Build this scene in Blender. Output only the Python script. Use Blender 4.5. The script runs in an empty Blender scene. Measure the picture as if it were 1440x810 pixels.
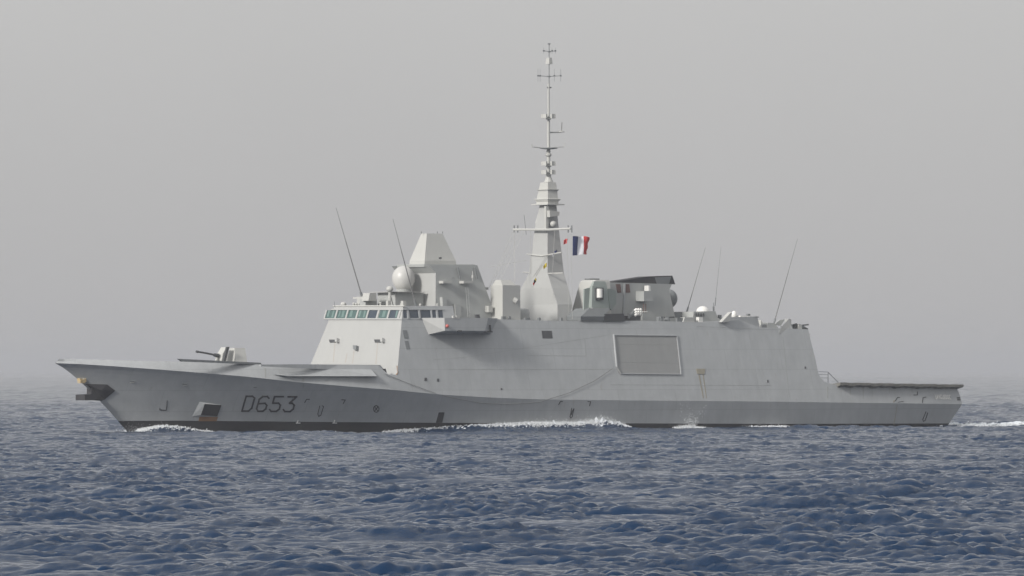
import bpy, bmesh, math, random
import numpy as np
from mathutils import Vector, Matrix
from mathutils.bvhtree import BVHTree

random.seed(7)
rng = np.random.default_rng(11)
S = bpy.context.scene
C = S.collection
R = math.radians

# ------------------------------------------------------------------ camera
FPX, HOR, CAMH, DIST = 9817.0, 520.0, 7.8, 900.0      # focal length in 1440-px units, horizon row, eye height, range
TH = R(38.0)                                           # ship's heading off the picture plane
cT, sT = math.cos(TH), math.sin(TH)
tilt = math.atan((HOR - 405.0) / FPX)
cam = bpy.data.objects.new('camera', bpy.data.cameras.new('camera')); C.objects.link(cam)
cam.location = (0, 0, CAMH)
cam.rotation_euler = (R(90) + tilt, 0, 0)
cam.data.sensor_width = 36.0
cam.data.lens = 36.0 * FPX / 1440.0
cam.data.clip_start = 1.0
cam.data.clip_end = 80000.0
S.camera = cam

# ------------------------------------------------------------------ light
fwd = Vector((-cT, -sT, 0)); prt = Vector((sT, -cT, 0))
EL, AZ = R(28), R(7)                                  # sun height, angle off the bow to port
sdir = fwd * (math.cos(EL) * math.cos(AZ)) + prt * (math.cos(EL) * math.sin(AZ)) + Vector((0, 0, math.sin(EL)))
sun = bpy.data.objects.new('sun', bpy.data.lights.new('sun', 'SUN')); C.objects.link(sun)
sun.data.energy = 3.6
sun.data.angle = R(10.0)
sun.data.color = (1.0, 0.965, 0.91)
sun.rotation_euler = sdir.to_track_quat('Z', 'Y').to_euler()

W = bpy.data.worlds.new('World'); S.world = W; W.use_nodes = True
nt = W.node_tree; nt.nodes.clear()
def N(t, **k):
    n = nt.nodes.new(t)
    for a, b in k.items():
        if a in n.inputs: n.inputs[a].default_value = b
        else: setattr(n, a, b)
    return n
L = lambda a, b: nt.links.new(a, b)
sky = N('ShaderNodeTexSky'); sky.sky_type = 'NISHITA'; sky.sun_disc = False
sky.sun_elevation = EL; sky.sun_rotation = math.atan2(sdir.x, sdir.y)
sky.air_density = 1.0; sky.dust_density = 8.0; sky.ozone_density = 1.0
hs = N('ShaderNodeHueSaturation', Saturation=0.15)
L(sky.outputs[0], hs.inputs['Color'])
# an even layer of high haze lies under that sky
tc = N('ShaderNodeTexCoord'); sep = N('ShaderNodeSeparateXYZ'); L(tc.outputs['Generated'], sep.inputs[0])
ramp = N('ShaderNodeValToRGB')
e = ramp.color_ramp.elements
e[0].position = 0.0; e[0].color = (5.45, 5.38, 5.4, 1)
e[1].position = 1.0; e[1].color = (9.0, 9.05, 9.3, 1)
m = ramp.color_ramp.elements.new(0.07); m.color = (6.8, 6.78, 6.7, 1)
L(sep.outputs['Z'], ramp.inputs[0])
# big soft unevenness in the overcast
nz = N('ShaderNodeTexNoise', Scale=14.0, Detail=3.0); L(tc.outputs['Generated'], nz.inputs['Vector'])
mr = N('ShaderNodeMapRange'); mr.inputs[3].default_value = 0.965; mr.inputs[4].default_value = 1.035
L(nz.outputs[0], mr.inputs[0])
mx = N('ShaderNodeMix'); mx.data_type = 'RGBA'; mx.inputs[0].default_value = 0.82
L(hs.outputs[0], mx.inputs[6]); L(ramp.outputs[0], mx.inputs[7])
vm = N('ShaderNodeVectorMath'); vm.operation = 'SCALE'
L(mx.outputs[2], vm.inputs[0]); L(mr.outputs[0], vm.inputs['Scale'])
bg = N('ShaderNodeBackground', Strength=0.1); L(vm.outputs[0], bg.inputs[0])
wo = N('ShaderNodeOutputWorld'); L(bg.outputs[0], wo.inputs[0])

S.view_settings.view_transform = 'Standard'
S.view_settings.look = 'None'
S.view_settings.exposure = 0.0
S.view_settings.gamma = 1.0
S.cycles.use_denoising = True
S.cycles.max_bounces = 6
S.cycles.diffuse_bounces = 2
S.cycles.glossy_bounces = 3
S.cycles.volume_bounces = 1
S.cycles.sample_clamp_indirect = 4.0

# ------------------------------------------------------------------ pixel of the photograph -> point of the ship
CAML = Vector((DIST * sT, DIST * cT, CAMH))            # the camera in ship coordinates (x bow, y port, z up)
def ray(px, py):
    a, b = (px - 720.0) / FPX, (405.0 - py) / FPX
    w = Vector((a, math.cos(tilt) - b * math.sin(tilt), math.sin(tilt) + b * math.cos(tilt)))
    return Vector((w.dot(fwd), w.dot(prt), w.z)).normalized()
def on(px, py, p0, n):
    d = ray(px, py); p0 = Vector(p0); n = Vector(n)
    return CAML + d * ((p0 - CAML).dot(n) / d.dot(n))
def q(px, py, y=0.0):
    return on(px, py, (0, y, 0), (0, 1, 0))
def y_at(px, x):                                       # lateral place of a column at known x
    r = (px - 720.0) / FPX
    return (r * (DIST - x * sT) + x * cT) / (sT + r * cT)

# ------------------------------------------------------------------ materials
def mat(name, col, rough=0.6, var=0.0, metal=0.0, bump=0.0, kind=None, spec=0.5):
    m = bpy.data.materials.new(name); m.use_nodes = True
    t = m.node_tree; b = t.nodes['Principled BSDF']
    b.inputs['Base Color'].default_value = (*col, 1)
    b.inputs['Roughness'].default_value = rough
    b.inputs['Metallic'].default_value = metal
    b.inputs['Specular IOR Level'].default_value = spec
    if var or bump:
        tc = t.nodes.new('ShaderNodeTexCoord')
        n = t.nodes.new('ShaderNodeTexNoise'); n.inputs['Scale'].default_value = 0.5; n.inputs['Detail'].default_value = 5
        t.links.new(tc.outputs['Object'], n.inputs['Vector'])
        if var:
            mp = t.nodes.new('ShaderNodeMapping'); mp.inputs['Scale'].default_value = (1.6, 1.6, 0.12)
            t.links.new(tc.outputs['Object'], mp.inputs[0])
            n2 = t.nodes.new('ShaderNodeTexNoise'); n2.inputs['Scale'].default_value = 0.9; n2.inputs['Detail'].default_value = 6
            t.links.new(mp.outputs[0], n2.inputs['Vector'])
            ad = t.nodes.new('ShaderNodeMath'); ad.operation = 'ADD'
            t.links.new(n.outputs[0], ad.inputs[0]); t.links.new(n2.outputs[0], ad.inputs[1])
            r = t.nodes.new('ShaderNodeMapRange')
            r.inputs[1].default_value = 0.65; r.inputs[2].default_value = 1.35
            r.inputs[3].default_value = 1 - var; r.inputs[4].default_value = 1 + var
            t.links.new(ad.outputs[0], r.inputs[0])
            v = t.nodes.new('ShaderNodeVectorMath'); v.operation = 'SCALE'; v.inputs[0].default_value = col
            t.links.new(r.outputs[0], v.inputs['Scale'])
            out = v.outputs[0]
            if kind == 'plating':
                # thin runs of rust and grime under the edges
                mp3 = t.nodes.new('ShaderNodeMapping'); mp3.inputs['Scale'].default_value = (1.1, 1.1, 0.09)
                mp3.inputs['Location'].default_value = (3.3, 0, 1.7)
                t.links.new(tc.outputs['Object'], mp3.inputs[0])
                n3 = t.nodes.new('ShaderNodeTexNoise'); n3.inputs['Scale'].default_value = 2.1; n3.inputs['Detail'].default_value = 4
                t.links.new(mp3.outputs[0], n3.inputs['Vector'])
                r3 = t.nodes.new('ShaderNodeMapRange'); r3.inputs[1].default_value = 0.66; r3.inputs[2].default_value = 0.80
                r3.inputs[4].default_value = 0.30
                t.links.new(n3.outputs[0], r3.inputs[0])
                x3 = t.nodes.new('ShaderNodeMix'); x3.data_type = 'RGBA'
                x3.inputs[7].default_value = (0.21, 0.15, 0.10, 1)
                t.links.new(r3.outputs[0], x3.inputs[0]); t.links.new(out, x3.inputs[6])
                # welded seams
                cb = t.nodes.new('ShaderNodeSeparateXYZ'); t.links.new(tc.outputs['Object'], cb.inputs[0])
                cc = t.nodes.new('ShaderNodeCombineXYZ'); t.links.new(cb.outputs[0], cc.inputs[0]); t.links.new(cb.outputs[2], cc.inputs[1])
                br = t.nodes.new('ShaderNodeTexBrick')
                br.inputs['Color1'].default_value = (1, 1, 1, 1); br.inputs['Color2'].default_value = (0.965, 0.965, 0.965, 1)
                br.inputs['Mortar'].default_value = (0.80, 0.80, 0.80, 1); br.inputs['Scale'].default_value = 1.0
                br.inputs['Mortar Size'].default_value = 0.035; br.inputs['Mortar Smooth'].default_value = 0.6
                br.inputs['Brick Width'].default_value = 9.5; br.inputs['Row Height'].default_value = 2.62
                t.links.new(cc.outputs[0], br.inputs['Vector'])
                x4 = t.nodes.new('ShaderNodeMix'); x4.data_type = 'RGBA'; x4.blend_type = 'MULTIPLY'; x4.inputs[0].default_value = 1.0
                t.links.new(x3.outputs[2], x4.inputs[6]); t.links.new(br.outputs[0], x4.inputs[7])
                out = x4.outputs[2]
            t.links.new(out, b.inputs['Base Color'])
        if bump:
            bp = t.nodes.new('ShaderNodeBump'); bp.inputs['Strength'].default_value = 1.0; bp.inputs['Distance'].default_value = bump
            t.links.new(n.outputs[0], bp.inputs['Height']); t.links.new(bp.outputs[0], b.inputs['Normal'])
    return m

M = dict(
    hull=mat('hull_grey_paint', (0.355, 0.367, 0.373), 0.6, 0.075, bump=0.05, kind='plating'),
    deck=mat('deck_grey', (0.20, 0.21, 0.21), 0.8, 0.08),
    front=mat('pale_grey_paint', (0.362, 0.365, 0.358), 0.6, 0.03, bump=0.02),
    paint=mat('upper_works_grey', (0.36, 0.37, 0.362), 0.6, 0.05, bump=0.02),
    pale=mat('pale_fitting', (0.43, 0.43, 0.41), 0.5, 0.03),
    green=mat('green_grey_launcher', (0.27, 0.305, 0.285), 0.6, 0.08),
    dark=mat('dark_grey_fitting', (0.055, 0.058, 0.062), 0.6, 0.1),
    mid=mat('mid_grey_fitting', (0.16, 0.17, 0.175), 0.6, 0.08),
    boot=mat('black_boot_paint', (0.012, 0.012, 0.014), 0.6, 0.25),
    mark=mat('black_marking', (0.02, 0.02, 0.024), 0.6),
    white=mat('white_paint', (0.72, 0.71, 0.68), 0.45),
    radome=mat('radome_shell', (0.47, 0.465, 0.45), 0.4, 0.02),
    rust=mat('rust', (0.22, 0.11, 0.045), 0.9, 0.25),
    grime=mat('brown_grime', (0.27, 0.25, 0.20), 0.9, 0.15),
    soot=mat('sooty_metal', (0.03, 0.03, 0.034), 0.8, 0.3),
    vent=mat('red_brown_louvre', (0.14, 0.085, 0.075), 0.8, 0.1),
    net=mat('weathered_netting', (0.16, 0.155, 0.14), 0.95, 0.3, bump=0.05),
    teal=mat('green_bridge_glass', (0.06, 0.11, 0.105), 0.12, spec=0.6),
    glass=mat('dark_bridge_glass', (0.035, 0.05, 0.07), 0.12, spec=0.6),
    shade=mat('bay_door_paint', (0.262, 0.265, 0.262), 0.7, 0.06),
    reflection=mat('pane_reflection', (0.13, 0.20, 0.185), 0.3), seam=mat('weld_seam', (0.30, 0.305, 0.30), 0.7), rope=mat('grey_rope', (0.16, 0.16, 0.16), 0.9),
    yellow=mat('yellow_paint', (0.50, 0.38, 0.20), 0.6),
    fblue=mat('flag_blue', (0.015, 0.03, 0.13), 0.8), fwhite=mat('flag_white', (0.75, 0.75, 0.78), 0.8),
    fred=mat('flag_red', (0.5, 0.03, 0.03), 0.8), fyel=mat('flag_yellow', (0.60, 0.45, 0.03), 0.8),
    fblack=mat('flag_black', (0.02, 0.02, 0.02), 0.8),
    foam=mat('sea_foam', (0.70, 0.72, 0.74), 0.9),
)

# ------------------------------------------------------------------ mesh helpers
def mesh_obj(name, verts, faces, m, parent, mats=None, midx=None, smooth=False):
    me = bpy.data.meshes.new(name)
    me.from_pydata([tuple(v) for v in verts], [], faces)
    if mats:
        for x in mats: me.materials.append(x)
        for p, i in zip(me.polygons, midx): p.material_index = i
    else: me.materials.append(m)
    bm = bmesh.new(); bm.from_mesh(me); bmesh.ops.recalc_face_normals(bm, faces=bm.faces); bm.to_mesh(me); bm.free()
    if smooth:
        for p in me.polygons: p.use_smooth = True
    o = bpy.data.objects.new(name, me); C.objects.link(o)
    if parent: o.parent = parent
    return o

class MB:
    """collects shapes that form one part"""
    def __init__(s): s.v = []; s.f = []
    def add(s, v, f):
        k = len(s.v); s.v += [Vector(a) for a in v]; s.f += [tuple(i + k for i in a) for a in f]; return s
    def loft(s, rings, cap=True):
        n = len(rings[0]); v = [p for r in rings for p in r]; f = []
        for i in range(len(rings) - 1):
            for j in range(n):
                a, b = i * n + j, i * n + (j + 1) % n
                f.append((a, b, b + n, a + n))
        if cap: f.append(tuple(range(n - 1, -1, -1))); f.append(tuple((len(rings) - 1) * n + j for j in range(n)))
        return s.add(v, f)
    def box(s, c, d, rot=0.0):
        c = Vector(c); x, y, z = [a / 2 for a in d]; cr, sr = math.cos(rot), math.sin(rot)
        def P(a, b, e): return c + Vector((a * cr - b * sr, a * sr + b * cr, e))
        return s.loft([[P(-x, -y, e), P(x, -y, e), P(x, y, e), P(-x, y, e)] for e in (-z, z)])
    def tube(s, pts, r, n=8, r1=None):
        pts = [Vector(p) for p in pts]; rings = []
        for i, p in enumerate(pts):
            d = (pts[min(i + 1, len(pts) - 1)] - pts[max(i - 1, 0)]).normalized()
            a = d.orthogonal().normalized() if abs(d.z) > .9 else d.cross(Vector((0, 0, 1))).normalized()
            b = d.cross(a)
            rr = r if r1 is None else r + (r1 - r) * i / (len(pts) - 1)
            rings.append([p + (a * math.cos(2 * math.pi * k / n) + b * math.sin(2 * math.pi * k / n)) * rr for k in range(n)])
        return s.loft(rings)
    def lathe(s, c, prof, n=24):
        c = Vector(c)
        return s.loft([[c + Vector((r * math.cos(2 * math.pi * k / n), r * math.sin(2 * math.pi * k / n), z)) for k in range(n)] for r, z in prof])
    def ball(s, c, r, rz=None, n=24, z0=-1.0):
        rz = rz or r; prof = []
        a0 = math.asin(z0)
        for i in range(13):
            a = a0 + (math.pi / 2 - a0) * i / 12
            prof.append((max(r * math.cos(a), 0.004), rz * math.sin(a)))
        return s.lathe(c, prof, n)
    def prism(s, pts, d):
        d = Vector(d); return s.loft([[Vector(p) for p in pts], [Vector(p) + d for p in pts]])
    def build(s, name, m, parent=None, smooth=False): return mesh_obj(name, s.v, s.f, M[m] if isinstance(m, str) else m, parent, smooth=smooth)

def level(Lp, Cp, Rp, py, yc=0.0):
    """a rectangular section from its three visible corners: starboard-front, port-front, port-aft"""
    yp = 3.0
    for _ in range(12):
        c = q(Cp, py, yc + yp)
        ys = y_at(Lp, c.x)
        yp = (c.y - ys) / 2
    c = q(Cp, py, yc + yp); xa = q(Rp, py, yc + yp).x
    return [Vector((c.x, yc - yp, c.z)), Vector((c.x, yc + yp, c.z)), Vector((xa, yc + yp, c.z)), Vector((xa, yc - yp, c.z))]
def fr(name, m, parent, yc, *levels, **k):
    rings = [level(*l, yc) for l in levels]
    return MB().loft(rings).build(name, m, parent)
def extr(name, m, parent, pts, y1, y0, taper=0.0):
    a = [q(x, y, y1) for x, y in pts]
    zb = min(p.z for p in a)
    A = [Vector((p.x, y1 - taper * (p.z - zb), p.z)) for p in a]
    B = [Vector((p.x, y0 + taper * (p.z - zb), p.z)) for p in a]
    return MB().loft([A, B]).build(name, m, parent)

def tag(o, label=None, cat=None, group=None, kind=None):
    if label: o['label'] = label
    if cat: o['category'] = cat
    if group: o['group'] = group
    if kind: o['kind'] = kind
    return o

# ================================================================== THE SHIP
ship = bpy.data.objects.new('warship', None); C.objects.link(ship)
ship.location = (0, DIST, 0)
ship.rotation_euler = (0, 0, math.pi + TH)
tag(ship, 'long grey naval frigate with hull number D653 under way with its bow to the left', 'warship')

Y0, Z0, T = 10.1, 4.9, math.tan(R(15))                 # the leaning side plane shared by hull top and superstructure
PLK = [(-73, 8.9), (-70, 9.3), (-62, 9.9), (-50, 10.15), (-30, 10.3), (28, 10.15), (35, 9.45), (42, 8.35), (50, 6.7), (58, 4.7), (64, 2.95), (68, 1.5), (70, 0.65), (71.2, 0.0)]
def yk(x): return float(np.interp(x, [a for a, b in PLK], [b for a, b in PLK]))
KPX = [(77.5, 510.7), (110, 511.8), (160, 515), (255, 522), (345, 529.5), (420, 537.5), (490, 543.5), (560, 549), (620, 555), (690, 559), (760, 561.7), (900, 563.2), (1005, 564), (1100, 565), (1200, 566.3), (1353, 568.3)]
kx, kz = [], []
for px, py in KPX:
    y = 5.0
    for _ in range(20):
        p = q(px, py, y); y = y * .4 + yk(p.x) * .6
    kx.append(p.x); kz.append(p.z)
XBOW = kx[0]; XST = kx[-1]
kx, kz = kx[::-1], kz[::-1]
def zk(x): return float(np.interp(x, kx, kz))
def side(px, py):                                      # a point on the leaning side
    y = 9.0
    for _ in range(20):
        p = q(px, py, y); y = y * .4 + .6 * (yk(p.x) - T * (p.z - zk(p.x)))
    return q(px, py, y)
# deck edge of the fore part and of the flight deck
FPXL = [(84, 504.6), (100, 504.6), (160, 505.8), (200, 507), (252, 508.3), (310, 510.5), (367, 512.6), (420, 513), (480, 513.4), (535, 514), (541, 520.5), (545, 526.2), (558.5, 527)]
fd = [side(*a) for a in FPXL]
APX = [(1158, 540.2), (1200, 541), (1280, 542.4), (1347.5, 543.5)]
ad = [side(*a) for a in APX]
dx = [p.x for p in fd][::-1]; dz = [p.z for p in fd][::-1]
ax_ = [p.x for p in ad][::-1]; az_ = [p.z for p in ad][::-1]
print('bow', XBOW, 'stern', XST, 'fd', [tuple(round(c, 1) for c in p) for p in fd], 'ad', [tuple(round(c, 1) for c in p) for p in ad])

WLX = [(-66, 8.3), (-50, 9.2), (-20, 9.6), (0, 9.2), (12, 8.3), (22, 7.0), (32, 5.3), (42, 3.4), (50, 1.9), (56, 0.8), (59.0, 0.0)]
def ywl(x): return float(np.interp(x, [a for a, b in WLX], [b for a, b in WLX]))
ZB = -1.6
XWB = 58.6
def xb(x):                                             # where a station reaches the bottom row
    if x > 20: return x - (XBOW - XWB) * ((x - 20) / (XBOW - 20)) ** 1.6
    if x < -60: return x + 3.4 * ((-60 - x) / (-60 - XST)) ** 1.0
    return x
def zboot(x): return float(np.interp(x, [-70, -40, 20, 60], [0.62, 0.70, 1.12, 1.5]))
sts = list(np.linspace(XST, -55, 14)) + list(np.linspace(-52, 50, 44)) + list(np.linspace(52, XBOW, 22))
NR = 14
def hull_pt(x, t, sgn=1):
    k = zk(x); g = t ** 0.8 if x > 20 else t
    X = x + (xb(x) - x) * g
    z = k + (ZB - k) * t
    yb_ = ywl(min(xb(x), 59)) if x < XBOW - .01 else 0.0
    p = float(np.interp(x, [20, 60], [1.0, 1.25]))
    y = yb_ + (yk(x) - yb_) * (1 - t) ** p if x < XBOW - .01 else 0.0
    return Vector((X, sgn * y, z))
V, Fc, mi = [], [], []
def quad_grid(rows, mfun):
    base = len(V); nr, nc = len(rows), len(rows[0])
    for r in rows: V.extend(r)
    for i in range(nr - 1):
        for j in range(nc - 1):
            a = base + i * nc + j
            Fc.append((a, a + 1, a + nc + 1, a + nc)); mi.append(mfun(i))
def rows_for(x):
    tb = (zk(x) - zboot(x)) / (zk(x) - ZB)
    return list(np.linspace(0, tb, NR)) + [tb + (1 - tb) * .5, 1.0]
for sgn in (1, -1):
    rr = [[hull_pt(x, rows_for(x)[i], sgn) for x in sts] for i in range(NR + 2)]
    quad_grid(rr, lambda i: 1 if i >= NR - 1 else 0)
# strip between knuckle and deck edge, fore
fx = list(np.linspace(fd[-1].x, XBOW, 34))
def ztop(x): return float(np.interp(x, dx, dz))
def strip_pt(x, k, sgn):
    z = zk(x) + (ztop(x) - zk(x)) * k
    y = max(yk(x) - float(np.interp(x, [38, 58, 70], [T, .8, 2.2])) * (z - zk(x)), 0.0)
    xx = x - max(0, (x - 70.0)) * .55 * k
    return Vector((xx, sgn * y, z))
for sgn in (1, -1):
    quad_grid([[strip_pt(x, k, sgn) for x in fx] for k in (0, .5, 1)], lambda i: 0)
quad_grid([[strip_pt(x, 1, s) - Vector((0, 0, 0.02)) for x in fx] for s in (1, 0, -1)], lambda i: 2)
# strip aft, with the rounded shoulder down to the transom
fa = list(np.linspace(XST, side(1170, 540.4).x, 20))
def zta(x): return float(np.interp(x, ax_, az_))
def aft_pt(x, k, sgn):
    z = zk(x) + (zta(x) - zk(x)) * k
    y = yk(x) - T * (z - zk(x))
    f = min(1.0, max(0.0, (x - XST) / 4.0))
    xx = x + (1 - f) * (0.55 * k ** 2.2)
    return Vector((xx, sgn * y, z))
for sgn in (1, -1):
    quad_grid([[aft_pt(x, k, sgn) for x in fa] for k in (0, .25, .5, .75, 1)], lambda i: 0)
quad_grid([[aft_pt(x, 1, s) - Vector((0, 0, 0.02)) for x in fa] for s in (1, 0, -1)], lambda i: 2)
# transom
tcol = [[hull_pt(XST, t, s) for t in rows_for(XST)[::-1]] + [aft_pt(XST, k, s) for k in (.25, .5, .75, 1)] for s in (1, -1)]
quad_grid(list(map(list, zip(*tcol))), lambda i: 0)
hull = mesh_obj('hull', V, Fc, None, ship, [M['hull'], M['boot'], M['deck']], mi)
bm = bmesh.new(); bm.from_mesh(hull.data); bmesh.ops.remove_doubles(bm, verts=bm.verts, dist=0.002)
bmesh.ops.recalc_face_normals(bm, faces=bm.faces); bm.to_mesh(hull.data); bm.free()

# ------------------------------------------------------------------ superstructure block
A = side(558.5, 527); B = side(565, 449); Cc = side(567.5, 430)
rake = (A.x - B.x) / (B.z - A.z)
def fplane_x(z): return A.x - rake * (z - A.z)
FN = Vector((1, 0, rake)).normalized()
FP0 = Vector((A.x, 0, A.z))
def onf(px, py, out=0.0): return on(px, py, FP0 + FN * out, FN)
SN = Vector((0, 1, T)).normalized()
print('front corner', A, B, Cc, 'rake', math.degrees(math.atan(rake)))
TOPC = [(565, 449), (690, 448.5), (786, 451.5), (905, 451), (987, 453), (1040, 450), (1069, 460.5), (1136.5, 463),
        (1139, 475), (1146, 502), (1151, 525.5), (1154, 531), (1159, 536.5), (1170, 540.4)]
tops = [side(*a) for a in TOPC]
# lower edge follows the knuckle
xs_low = list(np.linspace(tops[-1].x, A.x, 40))
low = [Vector((x, yk(x), zk(x) + 0.004)) for x in xs_low]
outline = [A] + tops + low
# one grid of columns so that the side shades smoothly
cols = sorted(set([round(x, 3) for x in xs_low] + [round(p.x, 3) for p in tops] + [round(A.x, 3), round(B.x, 3)]))
tx = [p.x for p in tops][::-1]; tz = [p.z for p in tops][::-1]
V, Fc, mi = [], [], []
def zsup(x):
    if x >= B.x: return float(np.interp(x, [B.x, A.x], [B.z, A.z]))
    return float(np.interp(x, tx, tz))
def sup_pt(x, k, s):
    z = zk(x) + (zsup(x) - zk(x)) * k
    return Vector((x, s * (yk(x) - T * (z - zk(x))), z))
cols = [x for x in cols if x >= tops[-1].x - .001]
for s in (1, -1):
    quad_grid([[sup_pt(x, k, s) for x in cols] for k in np.linspace(0, 1, 7)], lambda i: 0)
topcols = [x for x in cols if x <= B.x + .001]
quad_grid([[sup_pt(x, 1, s) for x in topcols] for s in (1, -1)], lambda i: 0)
Ks = Vector((A.x, yk(A.x), zk(A.x)))
V += [Ks, A, B, Vector((B.x, -B.y, B.z)), Vector((A.x, -A.y, A.z)), Vector((Ks.x, -Ks.y, Ks.z))]
k = len(V) - 6
Fc.append((k, k + 1, k + 4, k + 5)); mi.append(1)
Fc.append((k + 1, k + 2, k + 3, k + 4)); mi.append(1)
superst = mesh_obj('superstructure', V, Fc, None, ship, [M['hull'], M['front']], mi)
bm = bmesh.new(); bm.from_mesh(superst.data); bmesh.ops.remove_doubles(bm, verts=bm.verts, dist=0.002)
bmesh.ops.recalc_face_normals(bm, faces=bm.faces); bm.to_mesh(superst.data); bm.free()

# bridge storey above it
br_aft = q(640, 449, B.y).x
zb0, zb1 = B.z + 0.002, Cc.z
r0 = [Vector((fplane_x(zb0), -B.y, zb0)), Vector((fplane_x(zb0), B.y, zb0)), Vector((br_aft, B.y, zb0)), Vector((br_aft, -B.y, zb0))]
yt = B.y - T * (zb1 - zb0)
r1 = [Vector((fplane_x(zb1), -yt, zb1)), Vector((fplane_x(zb1), yt, zb1)), Vector((br_aft, yt, zb1)), Vector((br_aft, -yt, zb1))]
bridge = mesh_obj('bridge', r0 + r1, [(0, 1, 5, 4), (1, 2, 6, 5), (2, 3, 7, 6), (3, 0, 4, 7), (4, 5, 6, 7), (0, 3, 2, 1)], None, ship, [M['front'], M['hull'], M['deck']], [0, 1, 1, 1, 2, 1])

# ------------------------------------------------------------------ surface finder for fittings on the plating
bms = bmesh.new()
for o in (hull, superst, bridge): bms.from_mesh(o.data)
bmesh.ops.triangulate(bms, faces=bms.faces[:])
bmesh.ops.recalc_face_normals(bms, faces=bms.faces)
TREE = BVHTree.FromBMesh(bms); bms.free()
def surf(px, py):
    d = ray(px, py)
    h = TREE.ray_cast(CAML, d)
    if h[0] is None: return None, None
    n = h[1]
    if n.dot(d) > 0: n = -n
    return h[0], n
def patch(name, m, parent, poly, lift=0.03, thick=0.06, nx=4, ny=2):
    """a raised quad plate that follows the plating; poly: four corners, clockwise from top-left"""
    a, b, c, d = [np.array(p, float) for p in poly]
    top, bot = [], []
    for j in range(ny + 1):
        for i in range(nx + 1):
            u, v = i / nx, j / ny
            p = (a * (1 - u) + b * u) * (1 - v) + (d * (1 - u) + c * u) * v
            s, n = surf(*p)
            if s is None:
                s, n = surf(p[0] + 1.0, p[1] - 1.0)
                if s is None: return None
            top.append(s + n * lift); bot.append(s + n * (lift - thick))
    mb = MB(); K = nx + 1; n0 = len(top); f = []
    for j in range(ny):
        for i in range(nx):
            q0 = j * K + i
            f.append((q0, q0 + 1, q0 + K + 1, q0 + K)); f.append((n0 + q0, n0 + q0 + K, n0 + q0 + K + 1, n0 + q0 + 1))
    loop = [i for i in range(K)] + [j * K + nx for j in range(1, ny + 1)] + [ny * K + i for i in range(nx - 1, -1, -1)] + [j * K for j in range(ny - 1, 0, -1)]
    for i in range(len(loop)):
        x, y = loop[i], loop[(i + 1) % len(loop)]
        f.append((x, n0 + x, n0 + y, y))
    mb.add(top + bot, f)
    return mb.build(name, m, parent)
def rect(x0, y0, x1, y1, sk=0.0): return [(x0 + sk, y0), (x1 + sk, y0), (x1, y1), (x0, y1)]
def stroke(name, m, parent, lines, w=1.4, lift=0.035, closed=False):
    """raised painted strokes on the plating; every line is a list of pixels"""
    mb = MB()
    for ln in lines:
        for (x0, y0), (x1, y1) in zip(ln[:-1], ln[1:]):
            l = math.hypot(x1 - x0, y1 - y0); n = max(1, int(l / 6))
            ex, ey = (x1 - x0) / l * w * .45, (y1 - y0) / l * w * .45
            nx_, ny_ = -(y1 - y0) / l * w / 2, (x1 - x0) / l * w / 2
            rows = []
            for i in range(n + 1):
                u = i / n; X = (x0 - ex) + (x1 - x0 + 2 * ex) * u; Y = (y0 - ey) + (y1 - y0 + 2 * ey) * u
                pr = []
                for sg in (-1, 1):
                    s, nn = surf(X + nx_ * sg, Y + ny_ * sg)
                    if s is None: pr = None; break
                    pr += [s + nn * lift, s - nn * .02]
                if pr: rows.append([pr[0], pr[2], pr[3], pr[1]])
            if len(rows) > 1: mb.loft(rows)
    return mb.build(name, m, parent)

# --- bridge windows -------------------------------------------------
WT = [(460.4, 473), (476, 488), (491, 502.4), (505.6, 517), (520, 531.2), (535, 546.3), (549.6, 561)]
GL = ['teal', 'teal', 'teal', 'teal', 'glass', 'teal', 'glass']
def plate_on(name, m, parent, pts, plane, lift, thick):
    p0, n = plane; n = Vector(n).normalized()
    P = [on(x, y, Vector(p0) + n * lift, n) for x, y in pts]
    return MB().prism(P, -n * thick).build(name, m, parent)
fpl = (FP0, FN); bsp = (B, SN)
# continuous sill and head mouldings on the bridge front
for (a, b), g in zip(WT, GL):
    w = plate_on('window', g, bridge, [(a, 436.2), (b, 436.2), (b - 3.2, 447.4), (a - 3.2, 447.4)], fpl, 0.012, 0.05)
for (a, b, c, d) in [(456.2, 459.4, 434.8, 449.3)] : pass
for k_, (u0, u1) in ((0, (.1, .3)), (0, (.62, .8)), (1, (.15, .28)), (1, (.5, .75)), (2, (.2, .5)), (3, (.0, .25)), (3, (.6, .8)), (5, (.35, .7)), (6, (.7, .9))):  # paler strips laid on the panes, imitating reflections by colour
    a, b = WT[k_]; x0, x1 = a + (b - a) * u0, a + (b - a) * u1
    plate_on('painted_reflection', 'reflection', bridge, [(x0, 436.6), (x1, 436.6), (x1 - 2.6 * .9, 445.0 + u0 * 2), (x0 - 2.6 * .9, 445.0 + u0 * 2)], fpl, 0.016, 0.01)
edges = [WT[0][0] - 1.3] + [(WT[i][1] + WT[i + 1][0]) / 2 for i in range(6)] + [WT[-1][1] + 2.4]
for e_ in edges:
    plate_on('window_post', 'front', bridge, [(e_ - .9, 435.6), (e_ + .9, 435.6), (e_ + .9 - 3.6, 448), (e_ - .9 - 3.6, 448)], fpl, 0.10, 0.12)
plate_on('window_sill', 'front', bridge, [(455.4, 447.5), (565, 447.5), (564.8, 449.3), (454.6, 449.3)], fpl, 0.14, 0.16)
plate_on('window_hood', 'front', bridge, [(466, 434), (566.7, 434), (566.5, 435.9), (465, 435.9)], fpl, 0.12, 0.14)
for a, b, sk in [(566.8, 571.4, .6), (575.4, 587.2, 1.6), (591, 604.5, 1.6), (607.4, 612.2, 1.0), (616.2, 622, 1.0)]:
    plate_on('window', 'glass', bridge, [(a, 436.2), (b, 436.2), (b + sk, 447), (a + sk, 447)], bsp, 0.02, 0.05)
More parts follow.
